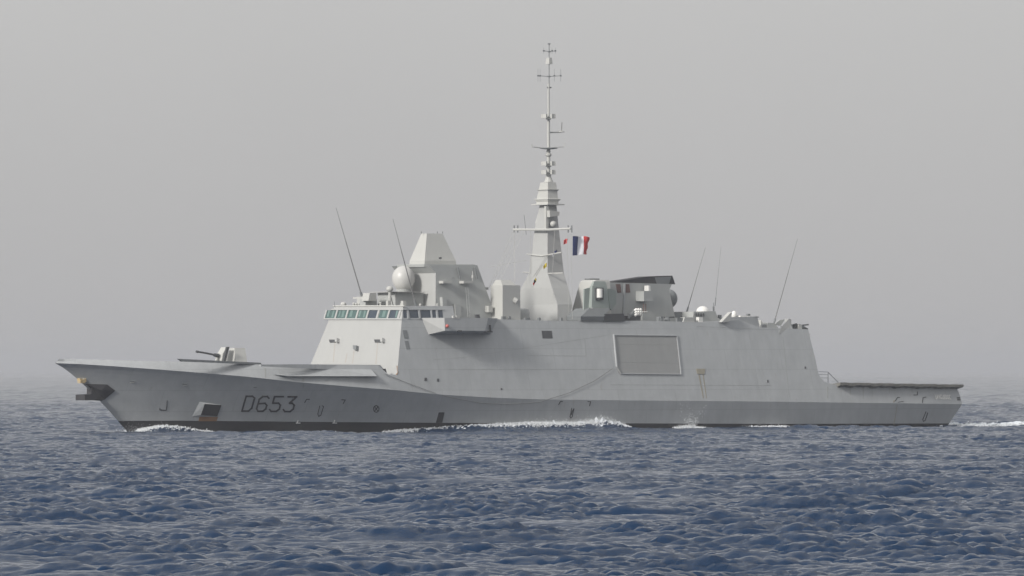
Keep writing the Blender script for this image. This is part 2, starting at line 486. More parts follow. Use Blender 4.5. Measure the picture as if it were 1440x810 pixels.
for a in (573.3, 589.3, 606.3, 614.2):
    plate_on('window_post', 'hull', bridge, [(a - .9, 434.6), (a + .9, 434.6), (a + 2.2, 448), (a + .4, 448)], bsp, 0.09, 0.12)
plate_on('window_hood', 'hull', bridge, [(568, 433.6), (624, 433.6), (624, 435.6), (568, 435.6)], bsp, 0.12, 0.14)
# roof edge lip with light lamps
plate_on('roof_lip', 'pale', bridge, [(468.2, 429.3), (568, 429.3), (568, 430.8), (467.6, 430.8)], fpl, 0.10, 0.3)

# --- fittings on the front face --------------------------------------
def hood(px0, px1, py0, py1):
    o = plate_on('scupper_hood', 'front', superst, [(px0 + (px1 - px0) * .75, py0 - 2.5), (px1, py0 - 2.5), (px1, py1 - 1), (px0 + (px1 - px0) * .75, py1 - 1)], fpl, 0.5, 0.5)
    plate_on('hood_opening', 'dark', superst, [(px0, py0), (px1 - 2.2, py0), (px1 - 2.0, py1), (px0 + 1, py1)], fpl, 0.08, 0.1)
hood(462.5, 473.5, 477.5, 481.5); hood(526, 537.5, 477.3, 481.5)
plate_on('scupper_hood', 'mid', superst, [(496, 485.5), (501, 485.5), (500.5, 492), (496.5, 491)], fpl, 0.45, 0.45)
for a in ((471, 481.5, 509), (498, 492, 511), (531, 482, 512), (488, 497, 510)):
    plate_on('rust_streak', mat('pink_brown_streak', (0.345, 0.325, 0.30), 0.7, 0.04), superst, [(a[0] - .6, a[1]), (a[0] + .6, a[1]), (a[0] - 1.6, a[2]), (a[0] - 3.2, a[2])], fpl, 0.006, 0.02)

# --- side openings, vents, markings ----------------------------------
patch('opening', 'dark', superst, [(761.5, 465.2), (775.8, 465.2), (777, 475.8), (763, 475.8)])
patch('louvre_panel', 'mid', superst, [(566, 464.5), (572, 464.5), (574.5, 476), (568.5, 476)], 0.04)
patch('louvre_panel', 'mid', superst, [(569, 479.5), (574, 479.5), (576.5, 491), (571.5, 491)], 0.04)
for a in ((596.8, 531.3, 600, 535.8), (614.5, 532.5, 617.3, 536.5), (704, 546, 706, 548), (1078.8, 534.5, 1080.3, 538), (1131.5, 515.5, 1133, 518.5)):
    patch('scuttle', 'dark', superst, rect(*a), 0.05, nx=1, ny=1)
# boat bay: a raised coaming round a darker roller door
patch('bay_door', 'shade', superst, [(863.5, 472.3), (951, 473.3), (956.5, 525.8), (869.5, 524.6)], 0.03, nx=6, ny=4)
def bar(x0, y0, x1, y1, w, h, m='hull', parent=superst, name='bay_frame'):
    s0, n0 = surf(x0, y0); s1, n1 = surf(x1, y1)
    d = (s1 - s0).normalized(); n = (n0 + n1).normalized(); b_ = d.cross(n).normalized() * w / 2
    MB().loft([[p - b_, p + b_, p + b_ + n * h, p - b_ + n * h] for p in (s0 - d * w / 2 - n * .02, s1 + d * w / 2 - n * .02)]).build(name, m, parent)
bar(862.6, 471.3, 951, 472.3, .11, .16); bar(951.4, 472.5, 957.2, 526, .11, .16); bar(872.5, 525.6, 957, 526.6, .11, .16)
bar(862.6, 471.3, 866.7, 516, .14, .22); bar(866.7, 516, 872.5, 525.6, .14, .2, 'shade')
stroke('door_seam', 'seam', superst, [[(868, 484 + i * 8.5), (952.5 + i, 485 + i * 8.5)] for i in (0, 3)], .3, .045)
patch('rusty_fairlead', 'grime', superst, [(978.5, 518.5), (991.5, 518.7), (990.5, 526.5), (980.5, 526)], 0.05)
patch('rust_streak', 'grime', superst, [(982, 527), (984, 527), (990, 560), (988.5, 560)], 0.012, nx=1, ny=5)
patch('rust_streak', 'grime', superst, [(988, 527), (989.5, 527), (994, 560), (992.8, 560)], 0.012, nx=1, ny=5)
stroke('plate_seam', 'seam', superst, [[(822, 477), (824, 500)], [(742, 500), (824, 500.5)], [(980, 459), (1095, 464)], [(858, 541), (1085, 542)], [(1100, 466), (1110, 560)]], .32, .015)
stroke('plate_seam', 'seam', superst, [[(610, 506), (650, 503)], [(650, 503), (760, 486)], [(760, 486), (856, 471)], [(630, 520), (860, 519)]], .3, .012)

# lower hull
patch('side_door', 'mark', hull, [(617, 579.8), (625, 579.8), (621.8, 594.2), (613, 594.2)], .04, nx=1)
def sk(pts): return pts
# D653, slanted stencil strokes
def glyph(x, y, w, h, strokes, slant=6.0):
    return [[(x + a * w + (1 - b) * slant, y + b * h) for a, b in s] for s in strokes]
GX, GY, GW, GH = 339.5, 557.2, 13.2, 20.8
num = []
num += glyph(GX, GY, GW, GH, [[(0.05, 1), (0.05, 0), (.72, 0), (1, .12), (1, .8), (.75, 1), (0.05, 1)]])
num += glyph(GX + 20.0, GY + .2, GW, GH, [[(1, .12), (.78, 0), (.3, 0), (0.02, .2), (0.02, .84), (.25, 1), (.75, 1), (1, .84), (1, .6), (.75, .46), (0.02, .5)]])
num += glyph(GX + 39.0, GY + .4, GW, GH, [[(1.05, 0), (.12, 0), (.12, .44), (.75, .44), (1, .58), (1, .84), (.75, 1), (.2, 1), (0, .88)]])
num += glyph(GX + 58.4, GY + .6, GW, GH, [[(0.1, 0), (1, 0), (.45, .44), (.75, .44), (1, .58), (1, .84), (.75, 1), (.2, 1), (0, .88)]])
stroke('hull_number', 'mark', hull, num, 2.25)
marks = [[(228.5, 569), (234.5, 569)], [(224.5, 576.5), (233.8, 576.8)], [(235, 563.5), (234.5, 571)],
         [(224.5, 576.5), (225, 574)], [(428.5, 566), (431, 561.5), (435, 561.3)], [(480.5, 562), (485.5, 562.3), (482.5, 567.5)],
         [(785.5, 569), (788, 564.5), (791, 564.3)], [(826.5, 564.5), (830.5, 564.8), (829, 570.5)],
         [(1259, 563.5), (1262, 559), (1265, 559)], [(1263, 565.5), (1270, 564.5)], [(1297, 566), (1298, 559), (1302, 558.5)], [(1285, 555.5), (1290, 555.5), (1290, 551)]]
for mk in (marks[1:4] and [[(235, 563.5), (234.5, 571)], [(233.8, 576.8), (224.5, 576.5), (225, 574)], [(234.5, 571), (233.8, 576.8)]], ):
    stroke('draught_mark', 'mark', hull, mk, .9)
for mk in marks[4:]: stroke('draught_mark', 'mark', hull, [mk], .9)
stroke('draught_mark', 'mark', hull, [[(449.5, 571), (446.8, 582), (448, 585.3), (451, 584), (455, 571.5), (453, 570.5)]], .9)
stroke('draught_mark', 'mark', hull, [[(804, 574), (801.5, 586), (802.6, 588), (804.6, 586), (807, 574.5), (804.5, 579), (803.5, 583)]], .8)
stroke('draught_mark', 'mark', hull, [[(1302, 579), (1297.5, 590), (1298.5, 592.6), (1301, 591), (1304.5, 580.5)]], .9)
circ = [(529 + 3.9 * math.cos(a), 575 + 4.6 * math.sin(a)) for a in np.linspace(0, 2 * math.pi, 17)]
stroke('bow_thruster_mark', 'mark', hull, [circ, [(526.6, 571.8), (531.4, 578.2)], [(531.4, 571.8), (526.6, 578.2)]], .9)
for x, y in ((418.5, 594.8), (470, 594.8)):
    stroke('draught_mark', 'white', hull, [[(x - 2, y), (x + 3.4, y)], [(x - .8, y), (x + .6, y - 3.6)]], 1.1, .04)
patch('rust_patch', 'grime', hull, [(1256.5, 563), (1259, 563), (1257.5, 566), (1256, 566)], .02, nx=1)
stroke('rust_streak', 'grime', hull, [[(1262, 567), (1260, 580), (1257, 597)]], .7, .012)
for x, t_, b_ in ((1146, 0, 0),):
    pass
for x0, w, y1 in ((1163, 1.6, 560), (1195, 1.3, 556), (1213, 1.8, 561), (1226, 1.0, 558), (1250, 1.2, 553), (1282, 1.0, 552), (425, 3.0, 545), (372, 2.2, 531)):
    patch('grime_streak', mat('faint_grime', (0.30, 0.305, 0.295), .7, .05), hull, [(x0, 543.8 if x0 > 600 else y1 - 13), (x0 + w, 543.8 if x0 > 600 else y1 - 13), (x0 + w * .8, y1), (x0 + w * .3, y1)], .012, nx=1, ny=3)
patch('opening', 'dark', hull, [(1345.5, 558.6), (1350, 558.6), (1350, 560.4), (1345.5, 560.4)], .04, nx=1, ny=1)
patch('opening', 'dark', hull, [(1346, 561.2), (1350.3, 561.2), (1350.3, 563.0), (1346, 563.0)], .04, nx=1, ny=1)
for x, y in ((186, 536.5), (260, 540.5)):
    patch('bow_recess', 'mid', hull, [(x - 4, y - .8), (x + 4, y - .8), (x + 3, y), (x - 3, y + .3)], .05, nx=1, ny=1)
    patch('bow_recess', 'pale', hull, [(x - 3, y + 1.3), (x + 3.5, y + .6), (x + 2, y + 1.8), (x - 2, y + 2.2)], .05, nx=1, ny=1)
patch('bow_recess', 'mid', hull, [(356, 544.3), (361.5, 544), (360.5, 545), (357, 545.4)], .04, nx=1, ny=1)

# ship's name near the stern
cu = bpy.data.curves.new('ship_name', 'FONT'); cu.body = 'LANGUEDOC'; cu.extrude = 0.02; cu.offset = 0.012; cu.size = 0.92; cu.align_x = 'CENTER'; cu.align_y = 'CENTER'
to = bpy.data.objects.new('tmp', cu); C.objects.link(to)
bpy.context.view_layer.update()
me = bpy.data.meshes.new_from_object(to.evaluated_get(bpy.context.evaluated_depsgraph_get()))
bpy.data.objects.remove(to)
sp, sn = surf(1325.8, 558.9)
xdir = Vector((-1, 0, 0)); xdir = (xdir - sn * xdir.dot(sn)).normalized(); ydir = sn.cross(xdir)
wn = max(v.co.x for v in me.vertices) - min(v.co.x for v in me.vertices)
sxx = 2.95 / wn
for v in me.vertices:
    c = v.co; v.co = sp + sn * (0.05 + c.z) + xdir * (c.x * sxx) + ydir * c.y
me.materials.clear(); me.materials.append(M['white'])
o = bpy.data.objects.new('ship_name', me); C.objects.link(o); o.parent = hull

# --- anchor housing with rust below -----------------------------------
def near(px, py, t):
    s, n = surf(px, py); return s - ray(px, py) * t
a_, b_, c_, d_ = near(270.2, 585.5, 0.0), near(280.6, 565.0, 0.0), near(288.0, 568.0, .3), near(282.3, 583.6, .3)
e_, f_ = near(311.5, 569.6, .05), near(305.6, 585.6, .05)
MB().add([a_, b_, c_, d_], [(0, 1, 2, 3)]).add([b_, e_, c_], [(0, 1, 2)]).add([a_, d_, f_], [(0, 1, 2)]).build('anchor_housing', 'hull', hull)
MB().add([c_, e_, f_, d_], [(0, 1, 2, 3)]).build('anchor_pocket', 'mark', hull)
patch('rust_patch', 'rust', hull, [(280.5, 586), (306.5, 586.3), (304.5, 592.3), (279, 592.3)], .02)
# --- dark stem recess and bow anchor ------------------------------------
V1 = [(120, 539.8), (150.5, 540.6), (162, 549.5), (146.5, 562.3), (139, 557.8), (131.5, 549.5)]
P1 = []
for x, y in V1:
    s, n = surf(x, y)
    if s is None: s, n = surf(x + 2, y - 1)
    P1.append(s)
cen, _n = surf(142, 549)
MB().add([p - ray(142, 549) * .16 for p in P1] + [cen - ray(142, 549) * .5] + [p + ray(142, 549) * .1 for p in P1],
         [(i, (i + 1) % 6, 6) for i in range(6)] + [(i, (i + 1) % 6, (i + 1) % 6 + 7, i + 7) for i in range(6)]).build('anchor_recess', 'mark', hull)
anc = MB()
anc.prism([q(128.5, 546, .5), q(146, 546, .5), q(144.5, 563.5, .5), q(137, 563, .5), q(128.5, 556, .5)], (0, -1.0, 0))
anc.prism([q(119.3, 555, 1.0), q(135.3, 554, 1.0), q(135.3, 562.6, 1.0), q(119.3, 563, 1.0)], (0, -2.0, 0))
anc.tube([q(140, 548), q(128, 553)], .22)
anchor = anc.build('anchor', 'soot', ship)
cr = MB()
for (x, y, w, h) in ((111.5, 535, 3.5, 3.2), (114.5, 535.5, 3.0, 4.6), (109.5, 533, 1.2, 1.8), (117, 534.5, 1.2, 4.8), (112.8, 538.2, 6, 1.2)):
    cr.box(q(x + 1.5, y, .25), (w * .115, .7, h * .09))
crest = cr.build('bow_crest', 'yellow', ship)
MB().box(q(117.6, 532.5, .4), (.1, .1, .4)).build('crest_lamp', 'white', crest)

# --- gun-deck coaming and side sponson ---------------------------------------
coam = side(300, 509)
extr('deck_coaming', 'mid', ship, [(252, 504.6), (366.5, 510.0), (368.5, 512.8), (257, 508.4)], 6.8, 6.3)
w0 = [(385, 526.6), (410, 523.4), (470, 518.8), (522, 519.2), (530, 528.8), (405, 528.6)]
pts0 = [surf(*a)[0] for a in w0]
g_ = [near(385, 526.6, .05), near(410, 523.4, .05), near(470, 518.8, .05), near(522, 519.2, .05), near(530, 529.0, .9), near(405, 528.9, .7)]
back = [p + ray(460, 520) * 1.6 for p in g_]
MB().loft([g_, back]).build('side_sponson', 'hull', ship)
extr('side_bulwark', 'hull', ship, [(367, 512.5), (420, 512.2), (535, 513.2), (541, 521), (530, 523), (367, 515)], 8.8, 8.5)
extr('mooring_roller', 'dark', ship, [(537, 518.5), (542.5, 518.5), (544, 524), (543, 527.5), (538.5, 526.5)], 8.9, 8.3)
stroke('rust_streak', 'rust', superst, [[(558.5, 515), (559.3, 524), (557.4, 526.5)]], .8, .05)
# inspection ropes hanging along the side
def hang(name, pts, r=.035, off=.12, parent=superst, m='rope'):
    P = []
    for i in range(len(pts) - 1):
        for k in range(6):
            u = k / 6; x = pts[i][0] * (1 - u) + pts[i + 1][0] * u; y = pts[i][1] * (1 - u) + pts[i + 1][1] * u
            s, n = surf(x, y)
            if s is not None: P.append(s + n * off)
    MB().tube(P, r, 5).build(name, m, parent)
hang('hanging_rope', [(540, 526), (575, 540), (612, 553.5), (640, 560), (675, 566.5), (715, 568.2), (758, 565.5), (800, 552.5), (835, 536), (866, 515)], .028)

# --- gun ------------------------------------------------------------------------
gun = fr('gun_turret', 'pale', ship, 0.0, (315, 331.5, 348, 512), (323.5, 329.6, 344.6, 489.2))
fr('gun_shield', 'pale', gun, 0.0, (303.5, 311.5, 317, 509), (305.5, 313.5, 319, 497), (311, 318.5, 323, 488.3))
extr('elevation_slot', 'dark', gun, [(319.5, 487.8), (322.5, 487.8), (317.6, 509.5), (314.2, 509.5)], 1.32, 1.0)
MB().tube([q(307, 500.3), q(301, 499.0)], .28, 10, .2).tube([q(302, 499.6), q(299.5, 498.6), q(290, 496.6), q(277, 494.5)], .12, 10).tube([q(278.5, 494.8), q(276, 494.3)], .16, 10).build('barrel', 'dark', gun)
MB().tube([q(305, 503), q(304, 508)], .18).tube([q(308, 503), q(308, 509)], .12).build('gun_mounting', 'pale', gun)

# --- bridge wing ------------------------------------------------------------------
def wing(sg):
    zt = on(592, 447, (0, B.y, 0), (0, 1, 0)).z
    yin = B.y - .3
    yo = 10.2
    xi = q(592.5, 447, B.y).x; xo = q(625, 447, yo).x; xa = q(686, 447, yo).x; xai = q(702, 447, B.y).x
    zl = q(597, 472, B.y + .5).z; zo = q(625, 465, yo).z
    ring_t = [Vector((xi, sg * yin, zt)), Vector((xo, sg * yo, zt)), Vector((xa, sg * yo, zt)), Vector((xai, sg * yin, zt))]
    ring_b = [Vector((xi - .5, sg * yin, zl)), Vector((xo, sg * (yo + .1), zo)), Vector((xa + .5, sg * (yo + .1), zo)), Vector((xai + .8, sg * yin, zl + .2))]
    w = mesh_obj('bridge_wing', ring_t + ring_b, [(0, 1, 2, 3), (0, 4, 5, 1), (1, 5, 6, 2), (2, 6, 7, 3), (4, 7, 6, 5)], None, ship, [M['hull'], M['front']], [0, 1, 0, 0, 0])
    return w, xo, zt, yo
wg, wxo, wzt, wyo = wing(1)
wing(-1)
fw = [(597, 463), (603.5, 462.5), (605.5, 465), (605, 468.5), (599.5, 469.5), (596.8, 467)]
wi = wg.data.vertices; w1 = wi[0].co.copy(); w2 = wi[1].co.copy(); w3 = wi[4].co.copy()
wn_ = (w2 - w1).cross(w3 - w1).normalized()
if wn_.x < 0: wn_ = -wn_
MB().prism([on(x + 2.5, y - 1.5, w1 + wn_ * .05, wn_) for x, y in fw], -wn_ * .08).build('wing_port', 'mid', wg)
MB().ball(q(629, 458.5, wyo + .25), .22).build('side_light', mat('red_lamp', (.5, .12, .1), .4), wg)
MB().box(q(646, 465.6, wyo), (.6, .3, .2)).build('wing_fitting', 'dark', wg)
MB().tube([q(689.3, 457, 9.4), q(689.6, 466, 9.4)], .12).box(q(686, 466.5, 9.4), (1.2, .5, .2)).build('wing_fitting', 'dark', wg)
MB().tube([q(x, 446.6, wyo - .2) for x in (669, 674)], .2).box(q(671, 444.5, wyo - .3), (.5, .4, .4)).build('wing_searchlight', 'dark', wg)
MB().box(q(638, 446, wyo - .1), (.35, .3, .35)).box(q(643.5, 446, wyo - .1), (.5, .3, .4)).build('wing_fitting', 'pale', wg)

# --- bridge roof --------------------------------------------------------------------
MB().tube([q(509, 418.5, -2.6), q(509, 426, -2.6)], .3).box(q(509, 419, -2.6), (.35, 3.4, .25), 0.0).box(q(511, 425, -2.6), (1.2, 1.2, 1.4)).build('navigation_radar', 'pale', ship)
plat = MB()
p0 = level(524, 545, 610, 428.5); p1 = level(524, 545, 610, 411.5)
fr('roof_house', 'paint', ship, 0.0, (531, 556, 596, 431), (531, 556, 596, 411.5))
fr('roof_platform', 'pale', ship, 0.0, (519.5, 555, 598, 410.8), (519.5, 555, 598, 410))
extr('radar_bearing_box', 'pale', ship, [(520, 412), (529, 412), (529.5, 423), (518, 423)], .2, -1.2)
fr('equipment_house', 'paint', ship, -1.4, (506, 514, 530, 431), (506, 514, 530, 421))
MB().ball(q(567.3, 391.7, 0), 1.47, 1.63, 32).build('radome', 'radome', ship, True)
MB().lathe(q(567.3, 411, 0), [(.7, -.4), (.9, .35), (.4, .6)], 20).build('radome_pedestal', 'paint', ship)
o = MB().ball(q(548, 406.5, 2.4), .46, .40, 20).build('small_radome', 'pale', ship, True)
MB().tube([q(548, 410, 2.4), q(548, 430, 2.4)], .18).tube([q(546, 422, 2.4), q(543.5, 430, 2.4)], .07).tube([q(549.5, 416, 2.4), q(553, 430, 2.4)], .07).build('tripod', 'pale', o)
for x, y, r, yy in ((483, 428, .3, 2.5), (497.5, 427, .16, 4), (501, 427.5, .14, 4), (505, 427.5, .16, 4.4), (535, 426, .12, 5), (564, 428, .12, 5), (591, 428.5, .14, 6), (615, 428, .12, 6.5)):
    yy = min(yy, (x - 521) / 6.7)
    MB().tube([q(x, y, yy), q(x, 431.5, yy)], r, 8).ball(q(x, y, yy), r * 1.3, r * 1.1, 12).build('roof_fitting', 'pale', bridge)
MB().box(q(567.5, 427.5, 5.5), (.5, .5, .8)).build('roof_fitting', 'pale', bridge)
MB().box(q(546, 427.5, 3), (.4, .4, .8)).build('roof_fitting', 'pale', bridge)
MB().tube([q(470, 424, -7), q(470.5, 431, -7)], .03).build('roof_antenna', 'mid', bridge)
MB().tube([q(614, 420, 6.5), q(614.5, 431, 6.5)], .04).build('roof_antenna', 'mid', bridge)

# --- tower behind the bridge ------------------------------------------------------------
yT = 4.0
tp = [(612.5, 384), (604, 373.2), (671.3, 372.8), (696.5, 449.5), (610, 449.5)]
pa = [q(x, y, yT) for x, y in tp]
ra = [Vector((p.x, yT + .05 * (21 - p.z), p.z)) for p in pa]; rb = [Vector((p.x, -yT - .05 * (21 - p.z), p.z)) for p in pa]
n = len(tp); fcs = [tuple(range(n)), tuple(range(2 * n - 1, n - 1, -1))]; ms = [0, 0]
for i in range(n):
    j = (i + 1) % n; fcs.append((i, j, j + n, i + n)); ms.append(1 if i == 4 else 0)
tower = mesh_obj('radar_tower', ra + rb, fcs, None, ship, [M['paint'], M['front']], ms)
fr('tower_roof', 'paint', tower, 0.0, (558.5, 597, 668, 375.2), (558, 596.5, 668, 371.2))
pyr = fr('radar_housing', 'pale', ship, 0.0, (575.8, 597, 641.5, 372), (576, 597.2, 641, 366.5), (592.5, 600.3, 622.5, 328.3))
MB().box(q(619, 363, 2.3), (.25, .3, .25)).build('housing_vent', 'dark', pyr)
for x in (592.5, 615, 622.5): MB().tube([q(x, 328.5, 0), q(x, 325.5, 0)], .05).build('lightning_rod', 'mid', pyr)
for x0, x1 in ((623.3, 635.8), (652, 665)):
    extr('side_ledge', 'pale', tower, [(x0, 395), (x1, 394.7), (x1, 398.2), (x0, 398.6)], yT + 1.0, yT)
MB().tube([q(664.6, 396, 4.8), q(664.6, 381, 4.8)], .05).tube([q(664.6, 391, 4.8), q(664.6, 387, 4.8)], .13).build('whip_sensor', 'pale', tower)
MB().tube([q(637, 373, 3), q(637, 392, 4.2)], .025).build('cable_run', 'mid', tower)
extr('aft_bracket', 'pale', tower, [(678, 404), (687, 404), (687, 407.5), (680, 407.5)], 2.8, 1.5)
extr('locker', 'pale', tower, [(687, 430), (692.5, 430), (693, 439), (687, 439)], 5.0, 4.2)

# --- white box ------------------------------------------------------------------------------
bx = fr('sensor_house', 'pale', ship, 5.3, (690, 706.8, 732, 450), (690, 706.8, 731.5, 401))
fr('house_cap', 'pale', bx, 5.3, (692, 706.5, 726, 401.1), (697, 704, 718, 393.4))
MB().tube([q(722, 421, 6.4), q(727, 424, 6.7)], .35).build('lamp_bracket', 'pale', bx)

# --- main mast ---------------------------------------------------------------------------------
mast = fr('main_mast', 'front', ship, 0.0, (719.5, 784, 801, 452), (725, 784, 805, 428), (733, 776.5, 799, 405), (743.7, 770, 793, 384), (752, 770, 786, 322), (759, 770.3, 782.5, 288))
extr('mast_front_edge', 'pale', mast, [(768, 290), (771.5, 290), (771.5, 322), (768, 322)], 1.6, 1.2)
def plat(name, l, m='pale'): return fr(name, m, mast, 0.0, *l)
plat('mast_platform', [(747, 770, 794, 288), (747, 770, 794, 286.4)])
plat('mast_house', [(754, 770.5, 785.5, 286.4), (756, 770.5, 784, 272)])
plat('mast_skirt', [(754, 770.5, 785, 283.5), (751, 770.5, 789, 279.8), (752, 770.5, 788, 279)])
plat('mast_house', [(757, 770.5, 784, 272), (757.5, 770.5, 783.5, 267)])
plat('mast_skirt', [(757.5, 770.5, 784, 268.4), (755, 770.5, 786.5, 266.6), (755, 770.5, 786.5, 266)])
plat('mast_house', [(757.7, 770.5, 783.5, 266), (760, 770.5, 781.8, 256.2)])
fr('jammer_box', 'pale', mast, -2.4, (753.5, 761, 768.5, 318), (752.5, 760.5, 770, 314), (756.5, 762, 768, 300))
extr('camera_house', 'pale', mast, [(773, 296), (782.5, 297), (787, 298), (786.5, 303), (773.5, 305.3)], 2.2, .9)
MB().ball(q(778, 315, 1.9), .4).build('mast_radome', 'pale', mast, True)
xm = q(771, 250, 0).x
def mb_pole(a, b, r, r1=None): return MB().tube([q(771.4, a), q(771.4, b)], r, 12, r1)
MB().lathe(Vector((q(771.5, 256).x, 0, q(771.5, 256).z)), [(.62, 0), (.32, .72), (.32, .9)], 16).build('mast_neck', 'pale', mast)
mb_pole(250, 209, .22).build('mast_pole', 'pale', mast)
mb_pole(209, 169, .20).build('mast_pole', 'pale', mast)
mb_pole(169, 117, .15).build('mast_pole', 'pale', mast)
MB().tube([q(772.2, 118), q(772.2, 62)], .05, 8).build('top_mast', 'mid', mast)
def cluster(y):
    mb = MB(); c = q(771.3, y)
    for k in range(5):
        a = k * 2 * math.pi / 5 + .35; d = Vector((math.cos(a), math.sin(a), 0))
        mb.box(c + d * .78, (.3, .42, .55), a); mb.tube([c - Vector((0, 0, .12)), c + d * .62 - Vector((0, 0, .12))], .06, 6)
    mb.lathe(c - Vector((0, 0, .42)), [(.3, 0), (.42, .1), (.3, .2)], 12)
    mb.build('direction_finder', 'pale', mast)
for y in (163.5, 230, 242.3): cluster(y)
MB().lathe(q(771.3, 219), [(.3, -.1), (.42, .05), (.42, .2), (.2, .4)], 14).lathe(q(771.3, 211.5), [(.3, -.2), (.2, .2)], 14).build('mast_collar', 'pale', mast)
MB().lathe(q(771.5, 209), [(.5, -.08), (1.15, 0.0), (1.15, .08), (.2, .16)], 18).build('mast_disc', 'mid', mast)
MB().tube([q(748, 202.5), q(748.2, 206.6), q(769, 208.4)], .07, 6).tube([q(794.5, 201), q(793.5, 206.4), q(773, 208.0)], .05, 6).build('side_aerial', 'pale', mast)
MB().tube([q(772, 186.3), q(789, 185.8)], .11, 6).lathe(q(789, 185.5), [(.45, -.05), (.45, .05), (.1, .12)], 12).tube([q(789.5, 185), q(790.3, 172)], .1, 6, .05).build('side_sensor', 'pale', mast)
MB().loft([level(767, 772.3, 777.3, 90), level(768.3, 772.3, 776, 81)]).build('tactical_aerial', 'pale', mast)
def dip(y, xs, h, r):
    mb = MB().tube([q(min(xs) , y, 0), q(772.2, y + 1, 0), q(max(xs), y, 0)], .04, 6).lathe(q(772.2, y + 1), [(.18, -.1), (.18, .1)], 10)
    for x in xs: mb.tube([q(x, y - h), q(x, y + h * .9)], r, 5); mb.box(q(x, y), (.16, .16, .2))
    mb.build('dipole_array', 'mid', mast)
dip(106.5, (756.5, 759.5, 779.5, 788.5), 9.5, .018)
dip(71.5, (764.5, 776.3, 781), 4.5, .016)
MB().lathe(q(772.2, 61.8), [(.16, -.05), (.22, 0.0), (.14, .1)], 10).build('mast_truck', 'mid', mast)
MB().tube([q(769.5, 123), q(772, 123.2), q(775, 123)], .1, 6).build('mast_fitting', 'mid', mast)
# yards
xy = q(770, 322, 1.4).x
def at_x(px, py, x):
    y = y_at(px, x); return q(px, py, y)
MB().tube([at_x(722, 322.8, xy + .5), at_x(770, 323, xy + .5), at_x(803, 321.5, xy + .5)], .16, 6).build('yardarm', 'pale', mast)
MB().tube([at_x(741, 357.5, xy + .3), at_x(762, 360, xy + .3), at_x(790, 355, xy + .3)], .10, 6).build('yardarm', 'pale', mast)
MB().tube([at_x(736, 383, xy + .3), at_x(764, 385, xy + .3), at_x(792, 384, xy + .3)], .10, 6).build('yardarm', 'pale', mast)
for x in (723, 728, 799, 804):
    MB().tube([at_x(x, 327, xy + .5), at_x(x, 317, xy + .5)], .09, 6).build('yard_lamp', 'mid', mast)
MB().tube([at_x(740, 330, xy + .5), at_x(737, 302, xy + .5)], .035, 5).build('yard_aerial', 'mid', mast)
hal = MB()
for a, b in (((722, 324), (688, 404)), ((726, 324), (691, 404)), ((732, 324), (696, 402)), ((738, 324), (700, 402)), ((723, 324), (724, 398)), ((803, 323), (805, 448)), ((768, 358), (734, 418)), ((769, 359), (738, 418)), ((686, 376), (740, 366)), ((797, 324), (800, 440)), ((746, 325), (746, 385)), ((780, 324), (777, 385))):
    if a[0] < 760 and b[0] < 735: hal.tube([at_x(*a, xy + .5), q(*b, 0.5)], .03, 4)
    else: hal.tube([at_x(*a, xy + .5), at_x(*b, xy + .5)], .024, 4)
hal.build('halyard', 'pale', mast)
MB().lathe(q(735, 441, 2.8), [(.9, -.7), (.9, .1), (.75, .55), (.2, .7)], 16).build('mast_locker', 'paint', mast)

# --- funnel group ----------------------------------------------------------------------------------
fn0 = fr('launcher_house', 'pale', ship, 3.6, (799.5, 832, 860, 453), (815.5, 836, 858, 396.5), (819, 838, 856, 393.5))
extr('house_cap', 'mid', fn0, [(829, 391.6), (843, 391.6), (843, 394), (829, 394)], 3.6, 2.6)
fun = extr('funnel', 'paint', ship, [(856, 397), (945, 399.5), (941, 408), (949, 444), (951, 452), (856, 452)], 4.2, 0.2, 0.0)
# sooty cowl: dark sloping roof over the uptakes
cw = [(860, 396.6), (911, 388.8), (945.5, 387.6), (949.6, 399.8), (902, 399.2), (864, 397)]
ca = [q(x, y, 4.1) for x, y in cw]
MB().loft([ca, [Vector((p.x, 2.1, p.z)) for p in ca]]).build('funnel_cowl', 'soot', fun)
extr('cowl_grating', 'mid', fun, [(921, 390), (944, 389), (941, 399.2), (924, 399.2)], 4.16, 4.05)
for a, b in ((866.2, 874), (878, 886.5)):
    extr('vent', 'vent', fun, [(a, 399.5), (b - 1.5, 399.5), (b, 411.5), (a + 2.5, 411.5)], 4.27, 4.1)
fbx = fr('funnel_box', 'paint', fun, 5.0, (893.5, 905.5, 919, 423.5), (893.5, 905.5, 917, 409.5))
for p in fbx.data.vertices:
    pass
fr('camera_box', 'white', fun, 5.0, (906, 912, 915, 409), (906, 912, 914.5, 401.5))
fdome = MB().ball(q(940.5, 420, 0), 1.15, 1.25, 24).build('aft_radome', 'mid', ship, True)
fdome.location = (-0.0, 0, 0)
extr('side_rib', 'hull', fun, [(878, 399), (880, 399), (878, 449), (876, 449)], 4.35, 4.0)
for x in (905, 908): MB().tube([q(x, 427, 5), q(x, 440, 5)], .06).build('red_hose', 'vent', fun)
MB().tube([q(903, 438.5, 5), q(910, 438.5, 5)], .08).build('hose_rack', 'white', fun)
